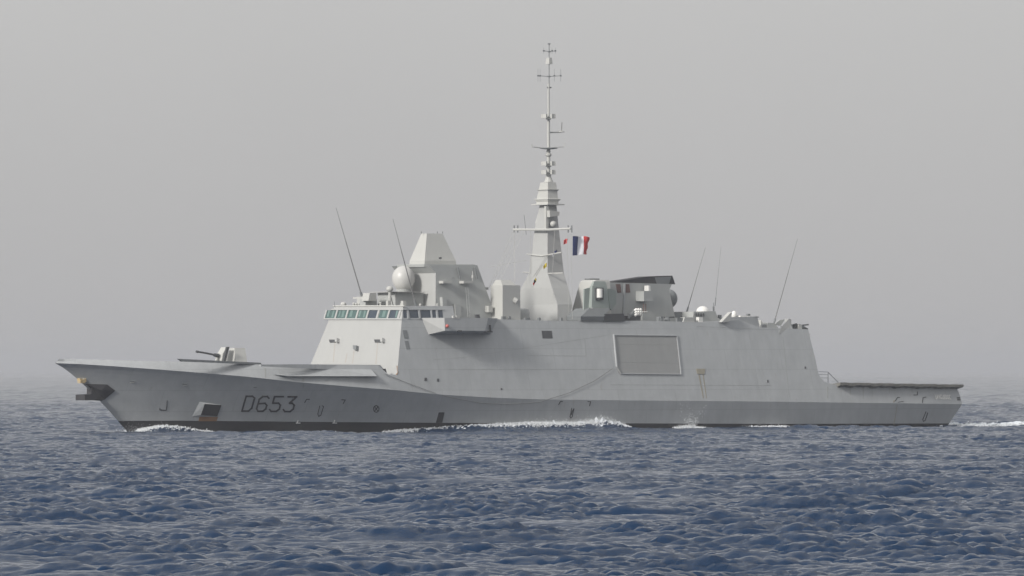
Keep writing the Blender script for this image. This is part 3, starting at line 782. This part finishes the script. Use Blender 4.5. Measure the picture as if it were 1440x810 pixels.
# decoy launcher on its sponson
lau = fr('launcher', 'green', ship, 6.7, (826, 832, 857, 432.8), (829.5, 833, 853.5, 402))
extr('side_shield', 'green', lau, [(822, 406.5), (829.5, 404.5), (830.5, 437), (821, 437)], 6.5, 6.25)
extr('side_shield', 'green', lau, [(855, 406), (862, 406.5), (867, 410), (866.5, 427), (860, 436), (857.5, 434)], 6.5, 6.25)
fr('launcher_cap', 'green', lau, 6.7, (831, 834, 853.5, 401.8), (833.5, 835.5, 851, 395.5))
extr('launcher_window', 'dark', lau, [(838, 404.5), (849, 404.5), (848.8, 421.5), (838, 421.5)], 7.22, 6.8)
MB().tube([q(843.2, 406, 7.4), q(843.2, 418.5, 7.4)], .38, 14).build('launcher_drum', 'white', lau)
MB().tube([q(843.2, 418.5, 7.4), q(843.2, 422, 7.4)], .36, 14, .25).build('launcher_motor', 'dark', lau)
sp_ = [(829, 433.5), (858.5, 433.5), (849.5, 445), (816.8, 445)]
P_ = [q(829, 433.5, 7.2), q(858.5, 433.5, 7.2), q(849.5, 445, 7.8), q(816.8, 445, 7.8)]
P2 = [q(849.5, 451, 7.7), q(816.8, 451, 7.7)]
MB().add(P_ + P2 + [p - Vector((0, 3, 0)) for p in P_ + P2], [(0, 1, 2, 3), (3, 2, 4, 5), (0, 3, 5, 11, 9, 6), (1, 7, 8, 10, 4, 2), (6, 9, 11, 10, 8, 7), (0, 6, 7, 1)]).build('launcher_sponson', 'mid', ship)
extr('boat_recess', 'dark', ship, [(850, 441.5), (877, 441), (879.5, 449), (878, 452), (849, 452)], 7.7, 7.2)
tb = MB()
for k in range(3):
    for j in range(3):
        tb.tube([q(883.5 + j * 1.2, 447.5 - k * 2.6 + j * .9, 7.0 - j * .5), q(892 + j * 3, 437.2 + k * 3.4, 7.0 - j * .5)], .17, 8)
dl = tb.build('decoy_launcher', 'mid', ship)
tc_ = MB()
for k in range(3):
    for j in range(3):
        p = q(892.5 + j * 3.2, 437.0 + k * 3.4, 7.05 - j * .5)
        tc_.tube([p, p + Vector((-.22, .2, .22))], .19, 8)
tc_.build('tube_cap', 'white', dl)
extr('launcher_base', 'dark', dl, [(884, 444), (901, 444), (901, 452), (882, 452)], 7.0, 5.8)
extr('equipment_row', 'paint', ship, [(904, 441), (918, 441), (920, 452), (904, 452)], 5.6, 4.25)
for x in (926, 938): MB().lathe(q(x, 449, 6.6), [(.35, -.5), (.35, .15), (.15, .35)], 12).build('mushroom_vent', 'mid', ship)
extr('deck_locker', 'dark', ship, [(937, 445.5), (948, 445), (949, 447.2), (938, 447.4)], 6.8, 6.2)

# --- after deck -------------------------------------------------------------------------------------
extr('aft_house', 'mid', ship, [(949, 439.2), (966.5, 439), (966, 455), (949, 455)], 4.0, -1.0)
extr('white_locker', 'pale', ship, [(963, 446.3), (977, 446.3), (976, 454), (960.5, 454)], 7.4, 6.5)
extr('white_locker', 'white', ship, [(983, 446), (988.5, 446), (988.5, 454), (983, 454)], 7.4, 6.8)
sathouse = extr('satellite_house', 'paint', ship, [(975.5, 438.3), (1006, 437.5), (1009.5, 447), (1013, 449), (1013, 455), (974, 455)], 6.3, 1.5)
MB().ball(q(988.2, 438.5, 5.2), .85, .75, 28, 0.0).build('white_dome', 'white', sathouse, True)
for k in range(4):
    x = 978.5 + k * 3.6; MB().tube([q(x, 440.5, 6.4), q(x + .5, 445, 6.4)], .09).build('life_ring_rack', 'dark', sathouse)
MB().tube([q(1003.5, 439, 2), q(1003.5, 425.5, 2)], .04).tube([q(1003.5, 437, 2), q(1003.5, 431, 2)], .12).build('short_mast', 'mid', sathouse)
extr('aft_deck_house', 'hull', ship, [(1024, 446.2), (1064.8, 445), (1069, 461), (1024, 461)], 7.0, -5)
extr('deck_edge_lip', 'mid', ship, [(1062, 445), (1067.5, 445.2), (1067, 446.6), (1062, 446.6)], 7.0, 4)
extr('mooring_fin', 'pale', ship, [(1015, 453), (1028.5, 438.8), (1029.5, 441), (1026, 451.5), (1018, 453.5)], 8.1, 7.4)
o = MB().ball(q(1032.3, 442.4, 6), .38, .5, 20).build('white_dome', 'white', ship, True)
MB().box(q(1040, 446, 6), (.9, 1.4, .4)).box(q(1047, 446, 6), (.8, 1.4, .35)).build('life_raft_canister', 'white', ship)
extr('antenna_base', 'paint', ship, [(1079.5, 453.8), (1089.5, 454.2), (1095, 462), (1079, 462)], 6.8, 5.5)
extr('white_locker', 'pale', ship, [(1070, 450), (1074, 456), (1078, 456), (1078, 462), (1070, 461)], 3.0, 1.0)
finb = [q(1095, 470, 7.9), q(1099.5, 459, 7.7), q(1109, 448.6, 7.3), q(1109.5, 463, 7.6)]
MB().loft([finb, [p - Vector((1.2, .9, 0)) for p in finb]]).build('screen_plate', 'pale', ship)
fin2 = [q(1109, 448.6, 7.3), q(1115.3, 463.5, 7.6), q(1109.5, 464.5, 7.6)]
MB().loft([fin2, [p - Vector((.3, 1.2, 0)) for p in fin2]]).build('screen_plate', 'paint', ship)
extr('screen_plate', 'paint', ship, [(1091, 456), (1097, 450), (1104, 449), (1098, 458)], 6.0, 5.6)
rws = extr('remote_gun', 'mid', ship, [(1117, 459.5), (1119, 455.5), (1127, 456), (1136.5, 462.3), (1136.5, 467.5), (1121, 467.2)], 6.8, 5.8)
MB().tube([q(1126, 457.5, 6.3), q(1136.8, 456.6, 6.3)], .09).tube([q(1120, 456, 6.9), q(1116, 458, 6.9)], .2).build('barrel', 'dark', rws)
MB().box(q(1124, 461, 7.0), (.6, .4, .9)).build('gun_shield', 'pale', rws)
MB().lathe(q(1123, 469, 6.3), [(.9, -.1), (.9, .5)], 14).box(q(1131, 464, 6.9), (1.0, .3, .5)).build('gun_mounting', 'dark', rws)
for yy in (470.5, 475):
    MB().box(q(1137, yy, 7.2), (.3, .3, .3)).build('stern_light', 'white', superst)

# small fittings along the upper edge of the ship's side
for x, y, yy, w, h in ((708, 447, 6.6, .5, .4), (716, 447.5, 6.6, .3, .5), (741, 448.5, 6.8, .8, .3), (758, 449, 6.8, .3, .4), (789, 450, 7, .3, .5), (930, 449, 6.9, .4, .7), (955, 449.5, 7, .9, .5), (1052, 443.5, 6, .5, .4), (1073, 459, 7, .6, .4), (1100, 461, 7, .3, .5), (1012, 446, 6, .4, .6)):
    MB().box(q(x, y, yy), (w, .35, h)).build('deck_fitting', 'mid', ship)
ld = MB()
for dx_ in (0, 3.2): ld.tube([q(655 + dx_, 404, 4.9), q(658 + dx_, 446, 4.9)], .03, 5)
for k_ in range(12): ld.tube([q(655.3 + k_ * .25, 406 + k_ * 3.4, 4.9), q(658.5 + k_ * .25, 406 + k_ * 3.4, 4.9)], .025, 4)
ld.build('ladder', 'paint', tower)
for a_, b_, c_, d_ in ((622, 418, 628, 432), (640, 428, 648, 445)):
    extr('tower_door', 'paint', tower, [(a_, b_), (c_, b_), (c_ + .8, d_), (a_ + .8, d_)], 4.75, 4.2)
for a_ in (644, 668): extr('cable_tray', 'mid', tower, [(a_, 376), (a_ + .7, 376), (a_ + 4, 392), (a_ + 3.3, 392)], 4.38, 4.1)

# --- whips --------------------------------------------------------------------------------------------------
def whip(a, b, y, r=.075, r1=.028, lean=0.0):
    p, e = q(*a, y), q(*b, y)
    k = p + (e - p) * .62
    o = MB().tube([p, k], r, 6, r * .7).tube([k, e], r * .55, 6, r1).build('whip_antenna', 'rope', ship)
    MB().tube([p - (e - p).normalized() * .5, p + (e - p).normalized() * .6], r * 1.9, 8).build('antenna_foot', 'mid', o)
whip((509, 417), (472.5, 292), -2.6, .085)
whip((584.5, 428), (552.5, 308), 6.6, .085)
whip((966, 438), (992, 348), 3.0, .06, .022)
whip((1088.5, 454), (1121.5, 336), 6.0, .07, .024)
whip((1006, 425), (1014, 347), -5.0, .03, .015)

# --- flight deck net and rails ----------------------------------------------------------------------------------
for sg in (1, -1):
    mb = MB()
    for i in range(26):
        x0 = ad[0].x - 1 + (ad[-1].x - 1.6 - ad[0].x + 1) * i / 25
    X0, X1 = q(1170, 541, 8.6).x, q(1358, 541, 9.3).x
    n = 60; rows = []
    for i in range(n + 1):
        x = X0 + (X1 - X0) * i / n
        ye = yk(max(x, XST)) - T * 2.5
        f = max(0.0, (i / n - .93) / .07)
        z = zta(x) + .04
        yo = ye + .75 * (1 - f * .6); h = .1 + .12 * (1 - f) * (1 + .35 * math.sin(i * 1.7) * math.sin(i * .53 + 1))
        sag = .09 * math.sin(i * .9) * math.sin(i * .31)
        rows.append([Vector((x, sg * (ye - .8), z + .02)), Vector((x, sg * yo, z + .22 + sag * .4 - f * .1)), Vector((x, sg * (yo + .03), z + .22 - h * 1.6 + sag)), Vector((x, sg * ye, z - h * 1.9 + sag))])
    mb.loft(rows)
    net = mb.build('safety_net', 'net', ship)
    ft = MB()
    for i in range(1, 20):
        x = X0 + (X1 - X0) * i / 21; ye = yk(x) - T * 2.5
        ft.tube([Vector((x, sg * (ye - .1), zta(x) - .12)), Vector((x, sg * (ye + .86), zta(x) + .2))], .05, 5)
    ft.build('net_stanchion', 'mid', net)
MB().prism([q(1350, 540.5, 6), q(1356, 540.8, 6), q(1352, 542.2, 6), q(1345, 542.8, 6)], (0, -12, 0)).build('stern_net', 'net', ship)
rl = MB()
for x, y in ((1149, 522), (1164.5, 523.5)): rl.tube([q(x, y, 8.2), q(x, 541, 8.2)], .045, 6)
for y in (522.5, 526.5, 531): rl.tube([q(1147, y, 8.2), q(1164.5, y + .6, 8.2)], .03, 5)
rl.tube([q(1164.5, 523.5, 8.2), q(1178, 537, 8.2), q(1180, 540.6, 8.2)], .045, 6)
rl.build('guard_rail', 'mid', ship)

# ================================================================== FLAGS (world placement through the ship's frame)
MW = Matrix.Translation((0, DIST, 0)) @ Matrix.Rotation(math.pi + TH, 4, 'Z')
def flag(name, label, cat, corners, y, cols, wav=.12, group=None):
    """corners px: top-hoist, top-fly, bottom-fly, bottom-hoist; cols: stripes from hoist to fly"""
    nx, ny = 24, 8
    P = [MW @ q(px, py, y) for px, py in corners]
    dep = (MW.to_3x3() @ Vector((0, 1, 0)))
    V, Fq, mi_ = [], [], []
    for lay in (0, 1):
        for j in range(ny + 1):
            for i in range(nx + 1):
                u, v = i / nx, j / ny
                p = (P[0] * (1 - u) + P[1] * u) * (1 - v) + (P[3] * (1 - u) + P[2] * u) * v
                a = wav * u ** .7
                p = p + dep * (a * 1.6 * math.sin(u * 9 + v * 2.2) - lay * .015) + Vector((0, 0, a * .5 * math.sin(u * 10 + 1 + v)))
                if u > .95: p = p + (P[1] - P[0]).normalized() * .08 * math.sin(v * 13)
                V.append(p)
    K = nx + 1; n0 = K * (ny + 1)
    for j in range(ny):
        for i in range(nx):
            a = j * K + i; c = min(int(i / nx * len(cols)), len(cols) - 1)
            Fq.append((a, a + 1, a + K + 1, a + K)); mi_.append(c)
            Fq.append((n0 + a, n0 + a + K, n0 + a + K + 1, n0 + a + 1)); mi_.append(c)
    o = mesh_obj(name, V, Fq, None, None, [M[c] for c in cols], mi_, True)
    o.data.update()
    c0 = sum(V, Vector()) / len(V)
    o.data.transform(Matrix.Translation(-c0)); o.location = c0
    return tag(o, label, cat, group)
SG = 'small signal flags hoisted beside the mast'
flag('national_flag', 'blue white and red vertical striped flag flying from the right end of the mast yard', 'flag', [(805.5, 332), (828.5, 333), (826.5, 357), (805.3, 359.5)], 5.6, ['fblue', 'fwhite', 'fred'], .14)
flag('signal_flag', 'small red flag just left of the large tricolour', 'flag', [(793, 337.5), (797.8, 335.5), (798.3, 341.5), (792.5, 344)], 4.6, ['fred'], .1, SG)
flag('signal_flag', 'small blue and white slanted flag against the mast side', 'flag', [(776.5, 358), (782.5, 350.8), (784.5, 352.5), (777.5, 361.8)], 3.2, ['fwhite', 'fblue'], .04, SG)
flag('signal_flag', 'small yellow flag in front of the pale mast face', 'flag', [(763.8, 374.5), (768.5, 369), (769.8, 374), (764.6, 378.6)], 3.2, ['fyel'], .05, SG)
flag('signal_flag', 'small dark red and yellow flag at the lower left of the mast', 'flag', [(749.3, 399), (753, 390.2), (755.3, 392.5), (750.6, 402)], 4.2, ['fred', 'fblack', 'fyel'], .05, SG)

# ================================================================== SEA
def tile(Lt, n, wind, wd, amp, cut_lo, cut_hi, seed, spread=2, pw=4.0):
    """one tile of wind sea: height and sideways displacement, from a Phillips-like spectrum"""
    g = np.random.default_rng(seed)
    k1 = 2 * np.pi * np.fft.fftfreq(n, Lt / n)
    KX, KY = np.meshgrid(k1, k1, indexing='ij')
    K = np.hypot(KX, KY); K[0, 0] = 1
    Lw = wind ** 2 / 9.81
    cosf = (KX * math.cos(wd) + KY * math.sin(wd)) / K
    P = np.exp(-1 / (K * Lw) ** 2) / K ** pw * (0.03 + np.abs(cosf) ** spread)
    lam = 2 * np.pi / K
    P *= (lam < cut_hi) * (lam > cut_lo); P[0, 0] = 0
    h = (g.normal(size=(n, n)) + 1j * g.normal(size=(n, n))) * np.sqrt(P)
    z = np.fft.ifft2(h); zr = z.real; s = amp / zr.std()
    X = np.fft.ifft2(-1j * KX / K * h).real; Yd = np.fft.ifft2(-1j * KY / K * h).real
    return zr * s, X * s, Yd * s
def samp(T_, Lt, x, y, ang):
    n = T_[0].shape[0]; ca, sa = math.cos(ang), math.sin(ang)
    u = (x * ca + y * sa) / Lt * n; v = (-x * sa + y * ca) / Lt * n
    i = np.floor(u).astype(np.int64); j = np.floor(v).astype(np.int64); fu, fv = u - i, v - j
    i0, j0, i1, j1 = i % n, j % n, (i + 1) % n, (j + 1) % n
    out = []
    for A_ in T_:
        out.append((A_[i0, j0] * (1 - fu) + A_[i1, j0] * fu) * (1 - fv) + (A_[i0, j1] * (1 - fu) + A_[i1, j1] * fu) * fv)
    return out[0], out[1] * ca - out[2] * sa, out[1] * sa + out[2] * ca
WD = R(68)
big = tile(311.0, 1024, 5.6, WD, 0.17, 2.5, 60, 3, 4, 4.2)
midt = tile(143.0, 1024, 3.2, WD + .3, 0.072, 0.45, 6.5, 9, 4, 3.0)
fine = tile(61.0, 1024, 2.0, WD, 0.032, 0.30, 2.0, 5, 2, 3.0)
# rows (distance) and columns (fan), all in world metres
ys = [-30000, -8000, -2000, -600, -200, -50, 20, 80, 120, 150]
y = 170.0
while y < 60000:
    ys.append(y)
    if y < 1500: y += 0.6 if y < 225 else max(0.16, 0.00055 * y)
    elif y < 7000: y += 0.0018 * y
    else: y *= 1.03
ys = np.array(ys)
NC = 940
u = np.linspace(-1, 1, NC)
ext = np.array([1.03, 1.08, 1.2, 1.5, 2.2, 4, 9, 25, 80, 250])
u = np.concatenate([-ext[::-1], u, ext])
Wd = 36 + 0.095 * np.clip(ys, 0, None) + 0.02 * np.clip(-ys, 0, None)
GX_, GY_ = u[None, :] * Wd[:, None], np.repeat(ys[:, None], len(u), 1)
GX_[:, :10] = np.where(np.abs(GX_[:, :10]) > 40000, -40000 - np.arange(10)[::-1][None, :] * 100, GX_[:, :10])
GX_[:, -10:] = np.where(np.abs(GX_[:, -10:]) > 40000, 40000 + np.arange(10)[None, :] * 100, GX_[:, -10:])
X, Y = GX_.ravel(), GY_.ravel()
h1, dx1, dy1 = samp(big, 311.0, X, Y, .0)
h2, dx2, dy2 = samp(fine, 61.0, X, Y, .35)
h3, dx3, dy3 = samp(big, 173.0, X + 500, Y + 90, .5)
h4, dx4, dy4 = samp(midt, 143.0, X + 31, Y - 77, .2)
wm = np.clip(1.0 - (np.abs(Y) - 1500) / 2500, 0, 1) * (np.abs(X) < Y * .11 + 60)
wf = np.clip(1.0 - (np.abs(Y) - 600) / 1200, 0, 1) * (np.abs(X) < Y * .11 + 60)
wb = np.clip(1.0 - (np.abs(Y) - 6000) / 6000, 0, 1) * (Y > 100) * np.clip(1 - (np.abs(X) - Y * .12 - 60) / 400, 0, 1)
gust = 0.92 + 0.2 * (np.sin(X * .013 + Y * .004) * np.sin(Y * .0061 - X * .003))
# short waves ride, steeper, on the fronts and crests of the long ones and lie in patches
pn = samp(big, 517.0, X - 900, Y + 300, 1.3)[0] / .17
G = np.clip(np.exp(.75 * h1 / .17 * .7 + .5 * pn - .2), .4, 2.1)
h2 = h2 * G; dx2 = dx2 * G; dy2 = dy2 * G
Gm = np.clip(G, .62, 1.35); h4 = h4 * Gm; dx4 = dx4 * Gm; dy4 = dy4 * Gm
Zs = (h1 * wb + h3 * .42 * wb) * gust + (h2 * wf + h4 * wm) * gust
XX = X + (dx1 * wb) * .9 * gust + dx2 * wf * .8 + dx4 * wm * 1.15
YY = Y + (dy1 * wb) * .9 * gust + dy2 * wf * .8 + dy4 * wm * 1.15
# the ship's own waves and foam, in ship coordinates
lx = (XX * fwd.x + (YY - DIST) * fwd.y); ly = (XX * prt.x + (YY - DIST) * prt.y)
wlx = [a for a, b in WLX]; wly = [b for a, b in WLX]
hw = np.interp(lx, wlx, wly)
out = ly - hw - .15
def xpx(px): return q(px, 602, 8.5).x if px > 420 else q(px, 605, float(np.interp(px, [190, 420], [0.0, 6.0]))).x
RID = [(183, .0), (192, .4), (205, .7), (222, 1.0), (238, .95), (262, .7), (300, .3), (328, 0.02), (372, 0.05), (405, .45), (450, .5), (492, .55), (505, .1), (540, .25), (570, .55), (620, .6), (660, .8), (690, .95), (740, 1.15), (775, 1.0), (800, .95), (835, 1.35), (858, .85), (878, .1), (925, .02), (955, .4), (985, .05), (1028, .05), (1045, .25), (1090, .35), (1110, .02), (1340, 0)]
rxs = [xpx(a) for a, b in RID][::-1]; rhs = [b for a, b in RID][::-1]
ridge = np.interp(lx, rxs, rhs) * np.exp(-np.clip(out, 0, None) ** 2 / 3.5) * (out > -3) * (out < 8)
inside = (out < 0) & (lx < 60) & (lx > -68)
nearship = (np.abs(out) < 9) & (lx < 66) & (lx > -75) & (ly > 0)
lump = samp(fine, 23.0, X, Y, 1.1)[0] / .032
Zs = Zs * np.where(nearship, .4, 1.0) + ridge * (1 + .22 * lump) * .85
Zs = np.where((out < -1) & (ly > -9) & (lx < 55) & (lx > -66), -0.7, Zs)
LW = [(150, .0), (215, .15), (300, -.25), (400, -.55), (500, -.5), (560, -.2), (700, .15), (840, .3), (920, .1), (1050, .1), (1300, .05)]
lwx = [xpx(a) for a, b in LW][::-1]; lwh = [b for a, b in LW][::-1]
Zs = Zs + np.interp(lx, lwx, lwh) * np.exp(-np.clip(out, 0, None) / 22.0) * (out > -3) * (ly > 0) * (lx > -80) * (lx < 75)
foam = np.clip(np.interp(lx, rxs, rhs) * 2.2 * (1 + .5 * lump) - .12, 0, 1) * (out < .9 + .5 * lump) * (out > -3)
# wake astern and thin trails of foam beside the hull
wk = (lx < -65) & (np.abs(ly) < 9 + (-65 - lx) * .03)
lumpb = samp(big, 60.0, X, Y, .2)[0] / .2
foam = np.where(wk, np.clip(.62 + .35 * lump * .5 + .25 * lumpb, 0, 1) * np.clip(1.25 - (-65 - lx) / 260, 0, 1), foam)
Zs = np.where(wk & (lx > -260), Zs + .30 + .07 * np.abs(lump), Zs)
trail = (ly > 0) & (out > 0) & (out < 3.5) & (lx > -66) & (lx < 52)
foam = np.where(trail, np.maximum(foam, np.clip(.30 * lumpb - .1, 0, .5)), foam)
# a few breaking crests
crest = np.clip((h1 * wb + h3 * .42 * wb + h4 * 1.2 + 3 * h2 * wf - 1.6) * 2.0, 0, 1) * (Y < 2500)
foam = np.maximum(foam, crest * .8)
co = np.stack([XX, YY, Zs], 1).astype(np.float32)
nr, nc = GX_.shape
idx = np.arange(nr * nc).reshape(nr, nc)
quads = np.stack([idx[:-1, :-1], idx[:-1, 1:], idx[1:, 1:], idx[1:, :-1]], -1).reshape(-1, 4)
me = bpy.data.meshes.new('sea')
me.vertices.add(len(co)); me.vertices.foreach_set('co', co.ravel())
me.loops.add(quads.size); me.loops.foreach_set('vertex_index', quads.ravel().astype(np.int32))
me.polygons.add(len(quads)); me.polygons.foreach_set('loop_start', np.arange(0, quads.size, 4, dtype=np.int32))
me.polygons.foreach_set('use_smooth', np.ones(len(quads), bool))
me.update(calc_edges=True)
at = me.attributes.new('foam', 'FLOAT', 'POINT'); at.data.foreach_set('value', foam.astype(np.float32))
sea = bpy.data.objects.new('sea', me); C.objects.link(sea)
tag(sea, 'choppy dark blue sea', None, kind='structure')
print('sea verts', len(co))
m = bpy.data.materials.new('sea_water'); m.use_nodes = True; t = m.node_tree; b = t.nodes['Principled BSDF']
b.inputs['Base Color'].default_value = (0.003, 0.021, 0.058, 1); b.inputs['Specular IOR Level'].default_value = 0.29
b.inputs['Roughness'].default_value = 0.10; b.inputs['IOR'].default_value = 1.33
tc = t.nodes.new('ShaderNodeTexCoord')
mp = t.nodes.new('ShaderNodeMapping'); mp.inputs['Scale'].default_value = (.7, 1.0, 1); mp.inputs['Rotation'].default_value = (0, 0, R(12))
t.links.new(tc.outputs['Object'], mp.inputs[0])
n1 = t.nodes.new('ShaderNodeTexNoise'); n1.inputs['Scale'].default_value = 3.0; n1.inputs['Detail'].default_value = 7; n1.inputs['Roughness'].default_value = .72
t.links.new(mp.outputs[0], n1.inputs['Vector'])
bp = t.nodes.new('ShaderNodeBump'); bp.inputs['Distance'].default_value = .12; bp.inputs['Strength'].default_value = 1
n5 = t.nodes.new('ShaderNodeTexNoise'); n5.inputs['Scale'].default_value = .16; n5.inputs['Detail'].default_value = 4
t.links.new(mp.outputs[0], n5.inputs['Vector'])
r5 = t.nodes.new('ShaderNodeMapRange'); r5.inputs[1].default_value = .38; r5.inputs[2].default_value = .62; r5.inputs[3].default_value = .15; r5.inputs[4].default_value = 1.0
t.links.new(n5.outputs[0], r5.inputs[0]); t.links.new(r5.outputs[0], bp.inputs['Strength'])
t.links.new(n1.outputs[0], bp.inputs['Height']); t.links.new(bp.outputs[0], b.inputs['Normal'])
fa_ = t.nodes.new('ShaderNodeAttribute'); fa_.attribute_name = 'foam'
n2 = t.nodes.new('ShaderNodeTexNoise'); n2.inputs['Scale'].default_value = 3.2; n2.inputs['Detail'].default_value = 6; n2.inputs['Roughness'].default_value = .7
t.links.new(tc.outputs['Object'], n2.inputs['Vector'])
s1 = t.nodes.new('ShaderNodeMath'); s1.operation = 'ADD'; t.links.new(fa_.outputs['Fac'], s1.inputs[0]); t.links.new(n2.outputs[0], s1.inputs[1])
r1 = t.nodes.new('ShaderNodeMapRange'); r1.inputs[1].default_value = .83; r1.inputs[2].default_value = 1.12; t.links.new(s1.outputs[0], r1.inputs[0])
df = t.nodes.new('ShaderNodeBsdfDiffuse'); df.inputs[0].default_value = (.64, .67, .70, 1)
ms = t.nodes.new('ShaderNodeMixShader'); t.links.new(r1.outputs[0], ms.inputs[0]); t.links.new(b.outputs[0], ms.inputs[1]); t.links.new(df.outputs[0], ms.inputs[2])
t.links.new(ms.outputs[0], t.nodes['Material Output'].inputs[0])
me.materials.append(m)

# thrown foam: lumps of froth and droplets along the hull
def froth(name, label, spots):
    tet = np.array([(1, 0, -.4), (-.5, .87, -.4), (-.5, -.87, -.4), (0, 0, 1), ]) ; V_, F_ = [], []
    octa = np.array([(1, 0, 0), (0, 1, 0), (-1, 0, 0), (0, -1, 0), (0, 0, 1), (0, 0, -1)], float)
    of = [(0, 1, 4), (1, 2, 4), (2, 3, 4), (3, 0, 4), (1, 0, 5), (2, 1, 5), (3, 2, 5), (0, 3, 5)]
    for p, r in spots:
        k = len(V_)
        sc = rng.uniform(.6, 1.3, 6)
        for i, a in enumerate(octa): V_.append(MW @ (Vector(p) + Vector(a * r * sc[i])))
        F_ += [tuple(i + k for i in f) for f in of]
    me = bpy.data.meshes.new(name); me.from_pydata([tuple(v) for v in V_], [], F_); me.materials.append(M['foam'])
    for p_ in me.polygons: p_.use_smooth = True
    o = bpy.data.objects.new(name, me); C.objects.link(o)
    return tag(o, label, None, kind='stuff')
def run_spots(px0, px1, n, hscale=1.0, up=.25):
    xs = []
    a, b_ = xpx(px0), xpx(px1)
    ph = rng.uniform(0, 6, 4)
    for _ in range(n):
        x = rng.uniform(min(a, b_), max(a, b_))
        H = float(np.interp(x, rxs, rhs)) * hscale
        pulse = .55 + .45 * abs(math.sin(x * .9 + ph[0]) * math.sin(x * .37 + ph[1])) + .15 * math.sin(x * 3.1 + ph[2])
        o_ = abs(rng.normal(0, .55))
        base = .85 * H * math.exp(-o_ ** 2 / 3.5)
        z = float(np.interp(x, lwx, lwh)) + base * rng.uniform(.55, 1.02) + max(0, rng.exponential(.10 + up * H * pulse * 1.3) * .6) * math.exp(-o_)
        y = float(np.interp(x, wlx, wly)) + .25 + o_ + .1 * max(z, 0)
        xs.append(((x, y, z), rng.uniform(.03, .105) * (1.0 if z < base + .25 else .5)))
    return xs
froth('bow_wave_foam', 'white foam curling off the bow under the anchor housing', run_spots(188, 328, 8500, .9, .22))
froth('bow_wave_foam', 'thin white foam below the hull number', run_spots(376, 504, 6000, 1.0, .2))
froth('side_wave_foam', 'long rising line of white foam along the middle of the hull', run_spots(546, 872, 26000, 1.0, .17))
spk = run_spots(936, 990, 700, 1.0, .6)
px0 = xpx(962)
for _ in range(700):
    r_ = rng.exponential(.8); a = rng.uniform(.9, 2.2)
    spk.append(((px0 + math.cos(a) * r_ * 1.3 + rng.normal(0, .3), 9.9 + abs(rng.normal(0, .3)), .1 + abs(math.sin(a)) * r_), rng.uniform(.015, .06)))
froth('splash', 'small fan of spray thrown up against the after hull', spk)
froth('splash', 'small low burst of foam at the waterline further aft', run_spots(1030, 1108, 900, 1.0, .4))
bs = []
for _ in range(900):
    zz = rng.exponential(.55); bs.append(((59.3 + rng.normal(.3, .8) + zz * .25, rng.normal(0, .7), zz), rng.uniform(.01, .04)))
ws = []
for _ in range(6000):
    x = -68.5 - rng.exponential(38); y = 8.6 + rng.normal(0, .9)
    if abs(math.sin(x * .23) * math.sin(x * .071 + 1)) + rng.uniform(0, .7) < .5: continue
    ws.append(((x, y, .22 + rng.exponential(.10)), rng.uniform(.03, .10)))
froth('wake_foam', 'white wake foam trailing to the right behind the stern', ws)
froth('bow_spray', 'faint spray thrown up at the stem of the ship', bs)

# ================================================================== HAZE
hz = MB().box((0, 12000, 24.5), (70000, 60000, 53)).build('haze', M['foam'])
hz.data.materials.clear()
hm = bpy.data.materials.new('sea_haze'); hm.use_nodes = True; t = hm.node_tree; t.nodes.clear()
pv = t.nodes.new('ShaderNodeVolumePrincipled'); pv.inputs['Color'].default_value = (.98, .975, .985, 1); pv.inputs['Density'].default_value = 1.2e-4
pv.inputs['Anisotropy'].default_value = 0.55
ou = t.nodes.new('ShaderNodeOutputMaterial'); t.links.new(pv.outputs[0], ou.inputs['Volume'])
hz.data.materials.append(hm)
tag(hz, 'pale sea haze fading the horizon', None, kind='stuff')
